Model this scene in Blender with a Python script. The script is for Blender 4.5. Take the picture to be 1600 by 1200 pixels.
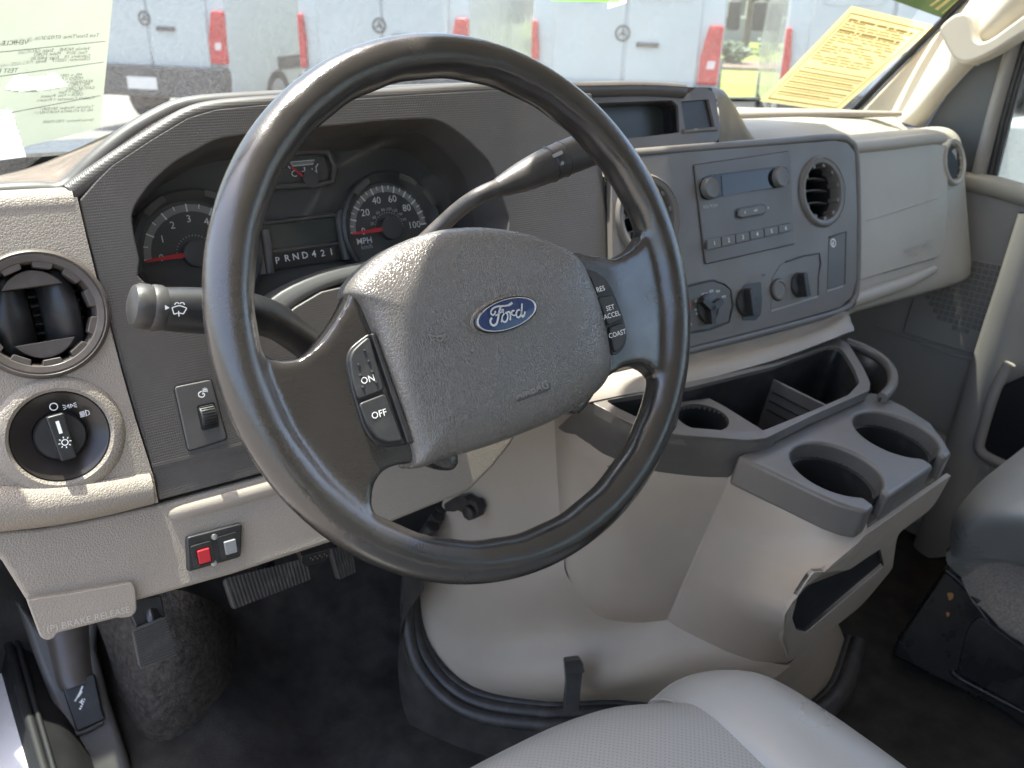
import bpy, bmesh, math, random
import numpy as np
from mathutils import Vector, Matrix
from mathutils.geometry import tessellate_polygon
random.seed(7)
RAD = math.radians
for o in list(bpy.data.objects): bpy.data.objects.remove(o)
SC = bpy.context.scene
COL = SC.collection

# ------------------------------------------------------------------ camera
CP = Vector((-.33382595, -.50136622, .20041799)); YAW, PIT, ROL = RAD(35.72089), RAD(23.42300), RAD(1.52974); FPX = 1350.
FW = Vector((math.sin(YAW)*math.cos(PIT), math.cos(YAW)*math.cos(PIT), -math.sin(PIT)))
_r = Vector((math.cos(YAW), -math.sin(YAW), 0)); _u = _r.cross(FW)
RT = _r*math.cos(ROL) + _u*math.sin(ROL); UP = -_r*math.sin(ROL) + _u*math.cos(ROL)
cam = bpy.data.cameras.new('camera'); camo = bpy.data.objects.new('camera', cam); COL.objects.link(camo)
camo.matrix_world = Matrix(((RT.x, UP.x, -FW.x, CP.x), (RT.y, UP.y, -FW.y, CP.y), (RT.z, UP.z, -FW.z, CP.z), (0, 0, 0, 1)))
cam.sensor_width = 36; cam.lens = FPX/1600*36; cam.clip_start = .02; cam.clip_end = 600
cam.dof.use_dof = True; cam.dof.focus_distance = .62; cam.dof.aperture_fstop = 12
SC.camera = camo

# ------------------------------------------------------------------ light
SUN_AZ, SUN_EL = RAD(-14), RAD(75)          # azimuth measured from +Y (ahead of the van) towards +X
sd = Vector((math.sin(SUN_AZ)*math.cos(SUN_EL), math.cos(SUN_AZ)*math.cos(SUN_EL), math.sin(SUN_EL)))
w = bpy.data.worlds.new('World'); SC.world = w; w.use_nodes = True
nt = w.node_tree; bg = nt.nodes['Background']
sky = nt.nodes.new('ShaderNodeTexSky'); sky.sky_type = 'NISHITA'; sky.sun_disc = False
sky.sun_elevation = SUN_EL; sky.sun_rotation = SUN_AZ; sky.dust_density = 4.0; sky.air_density = 1.0; sky.ozone_density = 1.0
nt.links.new(sky.outputs[0], bg.inputs[0]); bg.inputs[1].default_value = .15
sl = bpy.data.lights.new('sun', 'SUN'); sl.energy = 4.0; sl.angle = RAD(.5); sl.color = (1, .95, .87)
so = bpy.data.objects.new('sun', sl); COL.objects.link(so); so.rotation_euler = (-sd).to_track_quat('-Z', 'Y').to_euler(); so.location = (0, 3, 6)
vs = SC.view_settings; vs.view_transform = 'Standard'; vs.look = 'None'; vs.gamma = 1; vs.use_curve_mapping = False; vs.exposure = 2.25
SC.render.resolution_x, SC.render.resolution_y = 1024, 768
SC.render.engine = 'CYCLES'; SC.cycles.max_bounces = 10; SC.cycles.diffuse_bounces = 5; SC.cycles.transparent_max_bounces = 16
SC.cycles.sample_clamp_indirect = 6

# ------------------------------------------------------------------ pixel -> place
def ray(x, y): return FW + RT*((x-800)/FPX) - UP*((y-600)/FPX)
def onplane(x, y, p0, n): d = ray(x, y); n = Vector(n); return CP + d*((Vector(p0)-CP).dot(n)/d.dot(n))
def atY(x, y, v): d = ray(x, y); return CP + d*((v-CP.y)/d.y)
def atZ(x, y, v): d = ray(x, y); return CP + d*((v-CP.z)/d.z)
def atX(x, y, v): d = ray(x, y); return CP + d*((v-CP.x)/d.x)
def crop(ox, oy, s, pts): return [(ox+a*s, oy+b*s) for a, b in pts]

class Frame:
    def __init__(s, o, n, xd=(1, 0, 0)):
        s.o = Vector(o); s.n = Vector(n).normalized(); xd = Vector(xd)
        s.x = (xd - s.n*xd.dot(s.n)).normalized(); s.y = s.n.cross(s.x)
    def uv(s, x, y, h=0):
        q = onplane(x, y, s.o+s.n*h, s.n) - s.o; return (q.dot(s.x), q.dot(s.y))
    def U(s, pts, h=0): return [s.uv(a, b, h) for a, b in pts]
    def w(s, u, v, h=0): return s.o + s.x*u + s.y*v + s.n*h
    def at(s, u, v, h=0, rot=0):
        f = Frame(s.w(u, v, h), s.n, s.x*math.cos(rot) + s.y*math.sin(rot)); return f

# ------------------------------------------------------------------ shapes
def cr(pts, closed=False, n=6):
    P = [np.array(p, float) for p in pts]; m = len(P); out = []
    for i in range(m if closed else m-1):
        g = lambda k: P[k % m] if closed else P[min(max(k, 0), m-1)]
        a, b, c, d = g(i-1), g(i), g(i+1), g(i+2)
        for k in range(n):
            t = k/n
            out.append(.5*((2*b) + (c-a)*t + (2*a-5*b+4*c-d)*t*t + (-a+3*b-3*c+d)*t**3))
    if not closed: out.append(P[-1])
    return [tuple(q) for q in out]
def rnd(pts, r, n=5):
    out = []; m = len(pts)
    for i in range(m):
        p = Vector(pts[i]); a = Vector(pts[i-1])-p; b = Vector(pts[(i+1) % m])-p
        rr = r[i] if isinstance(r, (list, tuple)) else r
        if rr <= 0: out.append(tuple(p)); continue
        k = min(rr, a.length*.48, b.length*.48); A = p+a.normalized()*k; B = p+b.normalized()*k
        for j in range(n+1):
            t = j/n; out.append(tuple(A*(1-t)**2 + p*2*t*(1-t) + B*t*t))
    return out
def rect(u, v, w_, h_): return [(u-w_/2, v-h_/2), (u+w_/2, v-h_/2), (u+w_/2, v+h_/2), (u-w_/2, v+h_/2)]
def circ(u, v, r, n=40, ry=None, a0=0): ry = ry or r; return [(u+r*math.cos(a0+2*math.pi*i/n), v+ry*math.sin(a0+2*math.pi*i/n)) for i in range(n)]

def thing(name, label, cat, loc=(0, 0, 0), group=None):
    o = bpy.data.objects.new(name, None); COL.objects.link(o); o.location = loc; o.empty_display_size = .02
    o['label'] = label; o['category'] = cat
    if group: o['group'] = group
    return o
def tag(o, label=None, cat=None, group=None, kind=None):
    if label: o['label'] = label
    if cat: o['category'] = cat
    if group: o['group'] = group
    if kind: o['kind'] = kind
    return o
def wpos(o): 
    v = Vector(o.location)
    while o.parent: o = o.parent; v = v + Vector(o.location)
    return v
def mk(name, verts, faces, mat, parent=None, smooth=40, fix=True):
    V = np.array([tuple(v) for v in verts], float); c = (V.min(0)+V.max(0))/2
    me = bpy.data.meshes.new(name); me.from_pydata([tuple(v) for v in V-c], [], [tuple(f) for f in faces]); 
    if fix:
        bm = bmesh.new(); bm.from_mesh(me); bmesh.ops.remove_doubles(bm, verts=bm.verts, dist=1e-6)
        bmesh.ops.recalc_face_normals(bm, faces=bm.faces); bm.to_mesh(me); bm.free()
    me.update()
    if smooth:
        me.polygons.foreach_set('use_smooth', [True]*len(me.polygons)); me.set_sharp_from_angle(angle=RAD(smooth))
    o = bpy.data.objects.new(name, me); COL.objects.link(o)
    if mat: me.materials.append(mat)
    c = Vector(c)
    if parent: o.parent = parent; o.location = c - wpos(parent)
    else: o.location = c
    return o
def bev(o, w_, seg=2, ang=35):
    m = o.modifiers.new('bevel', 'BEVEL'); m.width = w_; m.segments = seg; m.limit_method = 'ANGLE'; m.angle_limit = RAD(ang); m.harden_normals = True; m.use_clamp_overlap = True
    return o
def sub(o, lv=1): m = o.modifiers.new('sub', 'SUBSURF'); m.levels = lv; m.render_levels = lv; return o
def solid(o, t, off=-1): m = o.modifiers.new('solid', 'SOLIDIFY'); m.thickness = t; m.offset = off; return o

def prism(fr, outer, holes, h0, h1, hf=None):
    """verts, faces of an outline with holes between heights h0 (back) and h1 (front); hf(u,v) adds to the front height"""
    loops = [list(outer)] + [list(h) for h in holes]; flat = [p for l in loops for p in l]; n = len(flat)
    hf = hf or (lambda u, v: 0)
    V = [fr.w(u, v, h1+hf(u, v)) for u, v in flat] + [fr.w(u, v, h0) for u, v in flat]; F = []
    if holes:
        for t in tessellate_polygon([[Vector((u, v, 0)) for u, v in l] for l in loops]):
            F.append(t); F.append(tuple(i+n for i in reversed(t)))
    else:
        F.append(tuple(range(n))); F.append(tuple(range(2*n-1, n-1, -1)))
    k = 0
    for l in loops:
        m = len(l)
        for i in range(m): a, b = k+i, k+(i+1) % m; F.append((a, a+n, b+n, b))
        k += m
    return V, F
def plate(name, fr, outer, h0, h1, mat, parent=None, holes=(), bevel=0, seg=2, smooth=40, hf=None):
    V, F = prism(fr, outer, holes, h0, h1, hf); o = mk(name, V, F, mat, parent, smooth)
    if holes:
        bm = bmesh.new(); bm.from_mesh(o.data); bmesh.ops.dissolve_limit(bm, angle_limit=.004, verts=bm.verts, edges=bm.edges); bm.to_mesh(o.data); bm.free()
        o.data.set_sharp_from_angle(angle=RAD(smooth))
    if bevel: bev(o, bevel, seg)
    return o
def loft(name, rows, mat, parent=None, nu=4, nv=4, closed=False, caps=False, smooth=60, thick=0, off=-1):
    rows = [cr(r, closed, nu) for r in rows]
    cols = [cr(c, False, nv) for c in zip(*rows)]            # along v
    m = len(cols); k = len(cols[0]); V = [cols[i][j] for j in range(k) for i in range(m)]; F = []
    for j in range(k-1):
        for i in range(m if closed else m-1):
            a, b = j*m+i, j*m+(i+1) % m; F.append((a, b, b+m, a+m))
    if caps: F.append(tuple(range(m))); F.append(tuple(range((k-1)*m, k*m)))
    o = mk(name, V, F, mat, parent, smooth)
    if thick: solid(o, thick, off)
    return o
def lathe_vf(fr, prof, seg=40, sy=1., closed=False):
    V, F = [], []; m = len(prof)
    for i in range(seg):
        a = 2*math.pi*i/seg
        for r, h in prof: V.append(fr.w(r*math.cos(a), r*math.sin(a)*sy, h))
    for i in range(seg):
        j = (i+1) % seg
        for k in range(m if closed else m-1): kk = (k+1) % m; F.append((i*m+k, j*m+k, j*m+kk, i*m+kk))
    return V, F
def lathe(name, fr, prof, mat, parent=None, seg=40, sy=1., smooth=35, closed=False):
    V, F = lathe_vf(fr, prof, seg, sy, closed); return mk(name, V, F, mat, parent, smooth)
def tube_vf(pts, rad, seg=12, n=5, caps=True, flat=None):
    P = [Vector(p) for p in cr(pts, False, n)]; m = len(P)
    R = cr([(r, 0) for r in rad], False, n) if isinstance(rad, (list, tuple)) else [(rad, 0)]*m
    V, F = [], []; ref = None
    for i, p in enumerate(P):
        t = (P[min(i+1, m-1)]-P[max(i-1, 0)]).normalized()
        if ref is None: ref = t.orthogonal() if flat is None else Vector(flat)
        a = (ref - t*ref.dot(t)).normalized(); b = t.cross(a)
        if flat is None: ref = a
        for k in range(seg):
            g = 2*math.pi*k/seg; V.append(p + (a*math.cos(g)*(1 if flat is None else .3) + b*math.sin(g))*R[i][0])
    for i in range(m-1):
        for k in range(seg): kk = (k+1) % seg; F.append((i*seg+k, i*seg+kk, (i+1)*seg+kk, (i+1)*seg+k))
    if caps: F.append(tuple(range(seg))); F.append(tuple(range((m-1)*seg, m*seg)))
    return V, F
def tube(name, pts, rad, mat, parent=None, seg=12, n=5, smooth=50, flat=None):
    V, F = tube_vf(pts, rad, seg, n, True, flat); return mk(name, V, F, mat, parent, smooth)
class MB:
    def __init__(s): s.V, s.F = [], []
    def add(s, vf): k = len(s.V); s.V += list(vf[0]); s.F += [tuple(i+k for i in f) for f in vf[1]]; return s
    def box(s, fr, u0, u1, v0, v1, h0, h1): return s.add(prism(fr, [(u0, v0), (u1, v0), (u1, v1), (u0, v1)], [], h0, h1))
    def build(s, name, mat, parent=None, smooth=40): return mk(name, s.V, s.F, mat, parent, smooth)
_tc = {}
def text_vf(fr, s, u, v, size, align='CENTER', h=.0003, mirror=False, bold=0., sx=1., shear=0., ext=0.):
    key = (s, align, bold, shear)
    if key not in _tc:
        cu = bpy.data.curves.new('t', 'FONT'); cu.body = s; cu.align_x = align; cu.align_y = 'CENTER'; cu.offset = bold; cu.resolution_u = 2; cu.shear = shear
        ob = bpy.data.objects.new('t', cu); COL.objects.link(ob); dg = bpy.context.evaluated_depsgraph_get()
        me = bpy.data.meshes.new_from_object(ob.evaluated_get(dg)); _tc[key] = ([tuple(q.co) for q in me.vertices], [tuple(p.vertices) for p in me.polygons])
        bpy.data.objects.remove(ob); bpy.data.curves.remove(cu); bpy.data.meshes.remove(me)
    V, F = _tc[key]; m = -1 if mirror else 1
    return [fr.w(u+m*a*size*sx, v+b*size, h) for a, b, c in V], F
def text(name, fr, s, u, v, size, mat, parent=None, **k):
    V, F = text_vf(fr, s, u, v, size, **k); return mk(name, V, F, mat, parent, 0, fix=False)
def stroke_vf(fr, pts, wd, h=.0003, closed=False, n=5, t=.0003):
    P = [Vector(q).to_2d() for q in (cr(pts, closed, n) if n > 1 else pts)]; m = len(P); V, F = [], []
    for i, q in enumerate(P):
        a = P[(i-1) % m] if closed else P[max(i-1, 0)]; b = P[(i+1) % m] if closed else P[min(i+1, m-1)]
        d = (b-a).normalized(); nn = Vector((-d.y, d.x))
        for sgn in (1, -1): V.append(fr.w(*(q+nn*sgn*wd/2), h))
    for i in range(m if closed else m-1): j = (i+1) % m; F.append((2*i, 2*i+1, 2*j+1, 2*j))
    return V, F

# ------------------------------------------------------------------ materials
def _n(nt, t, **k):
    x = nt.nodes.new(t)
    for a, b in k.items():
        if a[0] == '_': x.inputs[int(a[1:])].default_value = b
        else: setattr(x, a, b)
    return x
def mat(name, col, rough=.5, grain=None, gs=450., gb=.25, gd=.0004, var=.06, vs_=9., metal=0., spec=.5, coat=0., rvar=.08, dust=0., sheen=0.):
    m = bpy.data.materials.new(name); m.use_nodes = True; nt = m.node_tree; b = nt.nodes['Principled BSDF']; L = nt.links.new
    b.inputs['Roughness'].default_value = rough; b.inputs['Metallic'].default_value = metal; b.inputs['Specular IOR Level'].default_value = spec
    b.inputs['Coat Weight'].default_value = coat; b.inputs['Sheen Weight'].default_value = sheen
    tc = _n(nt, 'ShaderNodeTexCoord'); co = tc.outputs['Object']
    n1 = _n(nt, 'ShaderNodeTexNoise'); n1.inputs['Scale'].default_value = vs_; n1.inputs['Detail'].default_value = 5; L(co, n1.inputs['Vector'])
    mr = _n(nt, 'ShaderNodeMapRange'); mr.inputs[1].default_value = .3; mr.inputs[2].default_value = .7; mr.inputs[3].default_value = 1-var; mr.inputs[4].default_value = 1+var; L(n1.outputs[0], mr.inputs[0])
    mx = _n(nt, 'ShaderNodeMix', data_type='RGBA', blend_type='MULTIPLY'); mx.inputs[0].default_value = 1; mx.inputs[6].default_value = (*col, 1); L(mr.outputs[0], mx.inputs[7])
    out = mx.outputs[2]
    if dust:
        n3 = _n(nt, 'ShaderNodeTexNoise'); n3.inputs['Scale'].default_value = 60; n3.inputs['Detail'].default_value = 8; n3.inputs['Roughness'].default_value = .7; L(co, n3.inputs['Vector'])
        r3 = _n(nt, 'ShaderNodeMapRange'); r3.inputs[1].default_value = .5; r3.inputs[2].default_value = .8; r3.inputs[3].default_value = 0; r3.inputs[4].default_value = dust; L(n3.outputs[0], r3.inputs[0])
        m3 = _n(nt, 'ShaderNodeMix', data_type='RGBA'); L(r3.outputs[0], m3.inputs[0]); L(out, m3.inputs[6]); m3.inputs[7].default_value = (.42, .37, .31, 1); out = m3.outputs[2]
    L(out, b.inputs['Base Color'])
    n2 = _n(nt, 'ShaderNodeTexNoise'); n2.inputs['Scale'].default_value = vs_*2.7; n2.inputs['Detail'].default_value = 6; L(co, n2.inputs['Vector'])
    m2 = _n(nt, 'ShaderNodeMapRange'); m2.inputs[1].default_value = .3; m2.inputs[2].default_value = .7; m2.inputs[3].default_value = rough-rvar; m2.inputs[4].default_value = rough+rvar; L(n2.outputs[0], m2.inputs[0]); L(m2.outputs[0], b.inputs['Roughness'])
    if grain:
        bp = _n(nt, 'ShaderNodeBump'); bp.inputs['Strength'].default_value = gb; bp.inputs['Distance'].default_value = gd
        if grain == 'leather':
            wv = _n(nt, 'ShaderNodeTexNoise'); wv.inputs['Scale'].default_value = gs*.5; L(co, wv.inputs['Vector'])
            ad = _n(nt, 'ShaderNodeVectorMath', operation='MULTIPLY_ADD'); L(wv.outputs['Color'], ad.inputs[0]); ad.inputs[1].default_value = (1.2/gs,)*3; L(co, ad.inputs[2])
            vo = _n(nt, 'ShaderNodeTexVoronoi', feature='DISTANCE_TO_EDGE'); vo.inputs['Scale'].default_value = gs; L(ad.outputs[0], vo.inputs['Vector'])
            r = _n(nt, 'ShaderNodeMapRange'); r.inputs[2].default_value = .22; L(vo.outputs['Distance'], r.inputs[0]); h = r.outputs[0]
        elif grain == 'crease':
            mp = _n(nt, 'ShaderNodeMapping'); mp.inputs['Scale'].default_value = (1, 1, .45); mp.inputs['Rotation'].default_value = (.3, .5, .2); L(co, mp.inputs['Vector'])
            wv = _n(nt, 'ShaderNodeTexNoise'); wv.inputs['Scale'].default_value = gs*.4; wv.inputs['Detail'].default_value = 4; L(mp.outputs[0], wv.inputs['Vector'])
            ad = _n(nt, 'ShaderNodeVectorMath', operation='MULTIPLY_ADD'); L(wv.outputs['Color'], ad.inputs[0]); ad.inputs[1].default_value = (1.6/gs,)*3; L(mp.outputs[0], ad.inputs[2])
            vo = _n(nt, 'ShaderNodeTexVoronoi', feature='DISTANCE_TO_EDGE'); vo.inputs['Scale'].default_value = gs; L(ad.outputs[0], vo.inputs['Vector'])
            r = _n(nt, 'ShaderNodeMapRange'); r.inputs[2].default_value = .16; L(vo.outputs['Distance'], r.inputs[0]); h = r.outputs[0]
            rc = _n(nt, 'ShaderNodeMapRange'); rc.inputs[3].default_value = 1.25; rc.inputs[4].default_value = .97; L(h, rc.inputs[0]); mu = _n(nt, 'ShaderNodeMix', data_type='RGBA', blend_type='MULTIPLY'); mu.inputs[0].default_value = 1; L(out, mu.inputs[6]); L(rc.outputs[0], mu.inputs[7]); L(mu.outputs[2], b.inputs['Base Color'])
        elif grain == 'weave':
            mp = _n(nt, 'ShaderNodeMapping'); mp.inputs['Rotation'].default_value = (RAD(-18), 0, 0); L(co, mp.inputs['Vector'])
            m2_ = _n(nt, 'ShaderNodeMapping'); m2_.inputs['Rotation'].default_value = (0, RAD(45), 0); L(mp.outputs[0], m2_.inputs['Vector'])
            sp = _n(nt, 'ShaderNodeSeparateXYZ'); L(m2_.outputs[0], sp.inputs[0]); prev = None
            for ax in (0, 2):
                mm = _n(nt, 'ShaderNodeMath', operation='MULTIPLY'); L(sp.outputs[ax], mm.inputs[0]); mm.inputs[1].default_value = gs
                ss = _n(nt, 'ShaderNodeMath', operation='SINE'); L(mm.outputs[0], ss.inputs[0])
                if prev: a_ = _n(nt, 'ShaderNodeMath', operation='MULTIPLY'); L(prev.outputs[0], a_.inputs[0]); L(ss.outputs[0], a_.inputs[1]); prev = a_
                else: prev = ss
            h = prev.outputs[0]
        elif grain == 'perf':
            h = None
            mp = _n(nt, 'ShaderNodeMapping'); mp.inputs['Scale'].default_value = (gs, gs, 0); mp.inputs['Rotation'].default_value = (0, 0, RAD(45)); L(co, mp.inputs['Vector'])
            fr_ = _n(nt, 'ShaderNodeVectorMath', operation='FRACTION'); L(mp.outputs[0], fr_.inputs[0])
            sb = _n(nt, 'ShaderNodeVectorMath', operation='SUBTRACT'); L(fr_.outputs[0], sb.inputs[0]); sb.inputs[1].default_value = (.5, .5, 0)
            ln = _n(nt, 'ShaderNodeVectorMath', operation='LENGTH'); L(sb.outputs[0], ln.inputs[0])
            r = _n(nt, 'ShaderNodeMapRange'); r.inputs[1].default_value = .13; r.inputs[2].default_value = .24; L(ln.outputs['Value'], r.inputs[0]); h = r.outputs[0]
            mu = _n(nt, 'ShaderNodeMix', data_type='RGBA', blend_type='MULTIPLY'); mu.inputs[0].default_value = 1; L(out, mu.inputs[6])
            r2 = _n(nt, 'ShaderNodeMapRange'); r2.inputs[3].default_value = .62; L(h, r2.inputs[0]); L(r2.outputs[0], mu.inputs[7]); L(mu.outputs[2], b.inputs['Base Color'])
        else:
            nn = _n(nt, 'ShaderNodeTexNoise'); nn.inputs['Scale'].default_value = gs; nn.inputs['Detail'].default_value = 4; nn.inputs['Roughness'].default_value = .6; L(co, nn.inputs['Vector']); h = nn.outputs[0]
        L(h, bp.inputs['Height']); L(bp.outputs[0], b.inputs['Normal'])
    return m
M = {}
M['tan'] = mat('tan_plastic', (.30, .257, .207), .44, 'leather', 470, .5, .0006, dust=.06)
M['tan_smooth'] = mat('tan_plastic_smooth', (.325, .277, .225), .58, 'leather', 760, .3, .0003, var=.07, vs_=7, dust=.05)
M['taupe'] = mat('taupe_plastic', (.235, .212, .178), .45, 'fine', 1400, .15, .0002)
M['lid'] = mat('light_tan_plastic', (.345, .315, .262), .42, 'fine', 1200, .15, .0002)
M['dark'] = mat('charcoal_weave_plastic', (.08, .072, .065), .4, 'weave', 2600, .28, .0003, dust=.04)
M['char'] = mat('charcoal_plastic', (.08, .075, .069), .42, 'fine', 1500, .12, .0002, dust=.05)
M['stack'] = mat('grey_plastic', (.128, .118, .105), .42, 'fine', 1500, .1, .0002)
M['bezel'] = mat('dark_bezel', (.085, .07, .06), .4, 'fine', 1800, .15, .0002, dust=.1)
M['blk'] = mat('black_plastic', (.018, .018, .018), .4, 'fine', 1200, .1, .0002, dust=.06)
M['void'] = mat('black_cavity', (.008, .009, .01), .6)
M['gloss'] = mat('gloss_black', (.03, .025, .022), .24, var=.02, rvar=.03)
M['rgloss'] = mat('radio_black', (.006, .006, .007), .2, spec=.35, var=.02)
M['lcd'] = mat('display_glass', (.006, .007, .008), .08, spec=.45, var=.02, rvar=.01)
M['clus'] = mat('cluster_black', (.062, .062, .06), .45)
M['lcd_g'] = mat('green_grey_display', (.032, .042, .038), .35)
M['band'] = mat('gauge_grey_band', (.27, .27, .26), .5)
M['white'] = mat('white_print', (.85, .85, .82), .5, var=.03)
M['grey'] = mat('grey_print', (.5, .5, .48), .5, var=.03)
M['red'] = mat('red_plastic', (.55, .02, .03), .4, var=.03)
M['vinyl'] = mat('wheel_vinyl', (.024, .022, .020), .19, 'crease', 640, .13, .0003, spec=1.0, var=.12, vs_=14, rvar=.1)
M['pad'] = mat('airbag_vinyl', (.108, .10, .088), .28, 'crease', 600, .55, .00035, spec=.9, var=.05)
M['btn'] = mat('button_rubber', (.03, .031, .031), .5, 'fine', 1500, .1, .0002, dust=.08)
M['blue'] = mat('emblem_blue', (.018, .04, .115), .25, coat=.6, var=.03)
M['silver'] = mat('emblem_silver', (.72, .73, .75), .28, metal=.6, var=.03)
M['leather'] = mat('grey_leather', (.275, .272, .256), .33, 'leather', 800, .12, .0003, var=.04, vs_=6)
M['perf'] = mat('perforated_leather', (.27, .267, .252), .38, 'perf', 330, .4, .0005, var=.03)
M['fuzz'] = mat('tan_pile_fabric', (.36, .31, .26), .9, 'fine', 700, 1., .002, var=.3, vs_=300, sheen=.3)
M['carpet'] = mat('black_carpet', (.05, .045, .04), .95, 'fine', 650, 1., .003, var=.35, vs_=25, dust=.03, spec=.2)
M['mat'] = mat('brown_mat', (.085, .072, .062), .95, 'fine', 320, 1., .006, var=.4, vs_=140, dust=.2, spec=.2)
M['rubber'] = mat('black_rubber', (.03, .028, .027), .5, 'fine', 600, .25, .0006, dust=.15)
M['pedal'] = mat('pedal_rubber', (.075, .068, .058), .6, 'fine', 500, .3, .0006, dust=.3)
M['paint'] = mat('white_paint', (.72, .68, .66), .3, coat=.3, var=.03)
M['doorgrey'] = mat('grey_door_trim', (.29, .272, .245), .55, 'fine', 900, .25, .0004)
M['sail'] = mat('dark_grey_sail', (.09, .095, .098), .55, 'fine', 900, .25, .0004)
M['cream'] = mat('cream_pillar', (.50, .45, .37), .5, 'fine', 900, .2, .0003)
M['strip'] = mat('black_weatherstrip', (.012, .012, .012), .65)
M['headliner'] = mat('headliner_cloth', (.66, .62, .55), .9, 'fine', 300, .3, .001)
M['frame'] = mat('black_steel', (.015, .015, .016), .3, var=.1, dust=.05)
M['rust'] = mat('rust_fleck', (.45, .22, .08), .8)
M['screw'] = mat('steel_screw', (.5, .49, .46), .35, metal=.9)
M['vanw'] = mat('van_white_paint', (.455, .495, .505), .22, coat=.4, var=.03, vs_=1.5)
M['vanb'] = mat('van_black_plastic', (.05, .052, .055), .6)
M['vang'] = mat('van_window_tint', (.10, .12, .12), .12)
M['tail'] = mat('tail_lamp_red', (.5, .015, .02), .25, var=.2, vs_=8)
M['tailw'] = mat('tail_lamp_clear', (.7, .55, .55), .25)
M['tyre'] = mat('tyre_rubber', (.02, .02, .02), .8)
M['wheelcap'] = mat('wheel_cover', (.3, .3, .31), .4, metal=.5)
M['silverp'] = mat('silver_car_paint', (.5, .5, .49), .3, metal=.3, coat=.3)
M['bark'] = mat('bark', (.09, .07, .05), .9)
M['leaf'] = mat('leaf_green', (.07, .13, .03), .6, var=.4, vs_=1.2)
M['leafd'] = mat('leaf_dark_green', (.03, .06, .022), .6, var=.4, vs_=1.2)
M['mulch'] = mat('mulch', (.16, .11, .08), .9, 'fine', 30, 1, .03, var=.3, vs_=6)
M['asphalt'] = mat('asphalt', (.15, .138, .123), .85, 'fine', 60, .6, .01, var=.25, vs_=2)
M['grassg'] = mat('lawn', (.17, .21, .02), .8, 'fine', 40, 1, .04, var=.3, vs_=5)
M['concrete'] = mat('concrete', (.4, .39, .37), .8, var=.1)
M['house'] = mat('house_siding', (.25, .25, .25), .7)
M['roof'] = mat('house_roof', (.12, .11, .11), .8)
def translucent(name, col, tr=.5, var=.05):
    m = mat(name, col, .7, 'fine', 300, .2, .0004, var=var, vs_=14); nt = m.node_tree; b = nt.nodes['Principled BSDF']; o = nt.nodes['Material Output']
    t = _n(nt, 'ShaderNodeBsdfTranslucent'); nt.links.new(b.inputs['Base Color'].links[0].from_socket, t.inputs[0]); x = _n(nt, 'ShaderNodeMixShader'); x.inputs[0].default_value = tr
    nt.links.new(b.outputs[0], x.inputs[1]); nt.links.new(t.outputs[0], x.inputs[2]); nt.links.new(x.outputs[0], o.inputs[0]); return m
M['yellow'] = translucent('yellow_paper', (.66, .54, .27), .4)
M['yprint'] = translucent('paper_print_brown', (.42, .32, .15), .38)
M['paper'] = translucent('white_paper', (.50, .53, .44), .3)
M['pprint'] = translucent('paper_print_grey', (.12, .13, .11), .2)
M['paperw'] = translucent('bright_white_paper', (.75, .75, .73), .4)
M['green'] = translucent('green_sticker', (.2, .75, .05), .5)
M['dgreen'] = translucent('dark_green_sticker', (.05, .075, .028), .3)
M['leafl'] = translucent('sunlit_leaf', (.12, .2, .04), .4, .4)
def glass(name, tint, refl=1., haze=.0, rough=0.):
    m = bpy.data.materials.new(name); m.use_nodes = True; nt = m.node_tree; L = nt.links.new; nt.nodes.remove(nt.nodes['Principled BSDF']); o = nt.nodes['Material Output']
    t = _n(nt, 'ShaderNodeBsdfTransparent'); t.inputs[0].default_value = (*tint, 1); g = _n(nt, 'ShaderNodeBsdfGlossy'); g.inputs['Roughness'].default_value = rough
    lw = _n(nt, 'ShaderNodeLayerWeight'); lw.inputs[0].default_value = .5; pw_ = _n(nt, 'ShaderNodeMath', operation='POWER'); pw_.inputs[1].default_value = 5; L(lw.outputs['Facing'], pw_.inputs[0])
    ml = _n(nt, 'ShaderNodeMath', operation='MULTIPLY_ADD'); ml.inputs[1].default_value = .92*refl; ml.inputs[2].default_value = .07*refl; L(pw_.outputs[0], ml.inputs[0])
    x = _n(nt, 'ShaderNodeMixShader'); L(ml.outputs[0], x.inputs[0]); L(t.outputs[0], x.inputs[1]); L(g.outputs[0], x.inputs[2]); last = x
    if haze:
        d = _n(nt, 'ShaderNodeBsdfTranslucent'); d.inputs[0].default_value = (.8, .8, .78, 1); tc = _n(nt, 'ShaderNodeTexCoord')
        n1 = _n(nt, 'ShaderNodeTexNoise'); n1.inputs['Scale'].default_value = 260; n1.inputs['Detail'].default_value = 3; L(tc.outputs['Object'], n1.inputs['Vector'])
        r = _n(nt, 'ShaderNodeMapRange'); r.inputs[1].default_value = .35; r.inputs[2].default_value = .85; r.inputs[3].default_value = haze*.6; r.inputs[4].default_value = haze*2.2; L(n1.outputs[0], r.inputs[0])
        y = _n(nt, 'ShaderNodeMixShader'); L(r.outputs[0], y.inputs[0]); L(x.outputs[0], y.inputs[1]); L(d.outputs[0], y.inputs[2]); last = y
    L(last.outputs[0], o.inputs[0]); return m
M['glass'] = glass('windshield_glass', (.64, .70, .68), 1., .02)
M['wglass'] = glass('door_glass', (.78, .84, .82), 1., .01)
M['lens'] = glass('cluster_lens', (.95, .95, .95), .10, .008)
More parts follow.
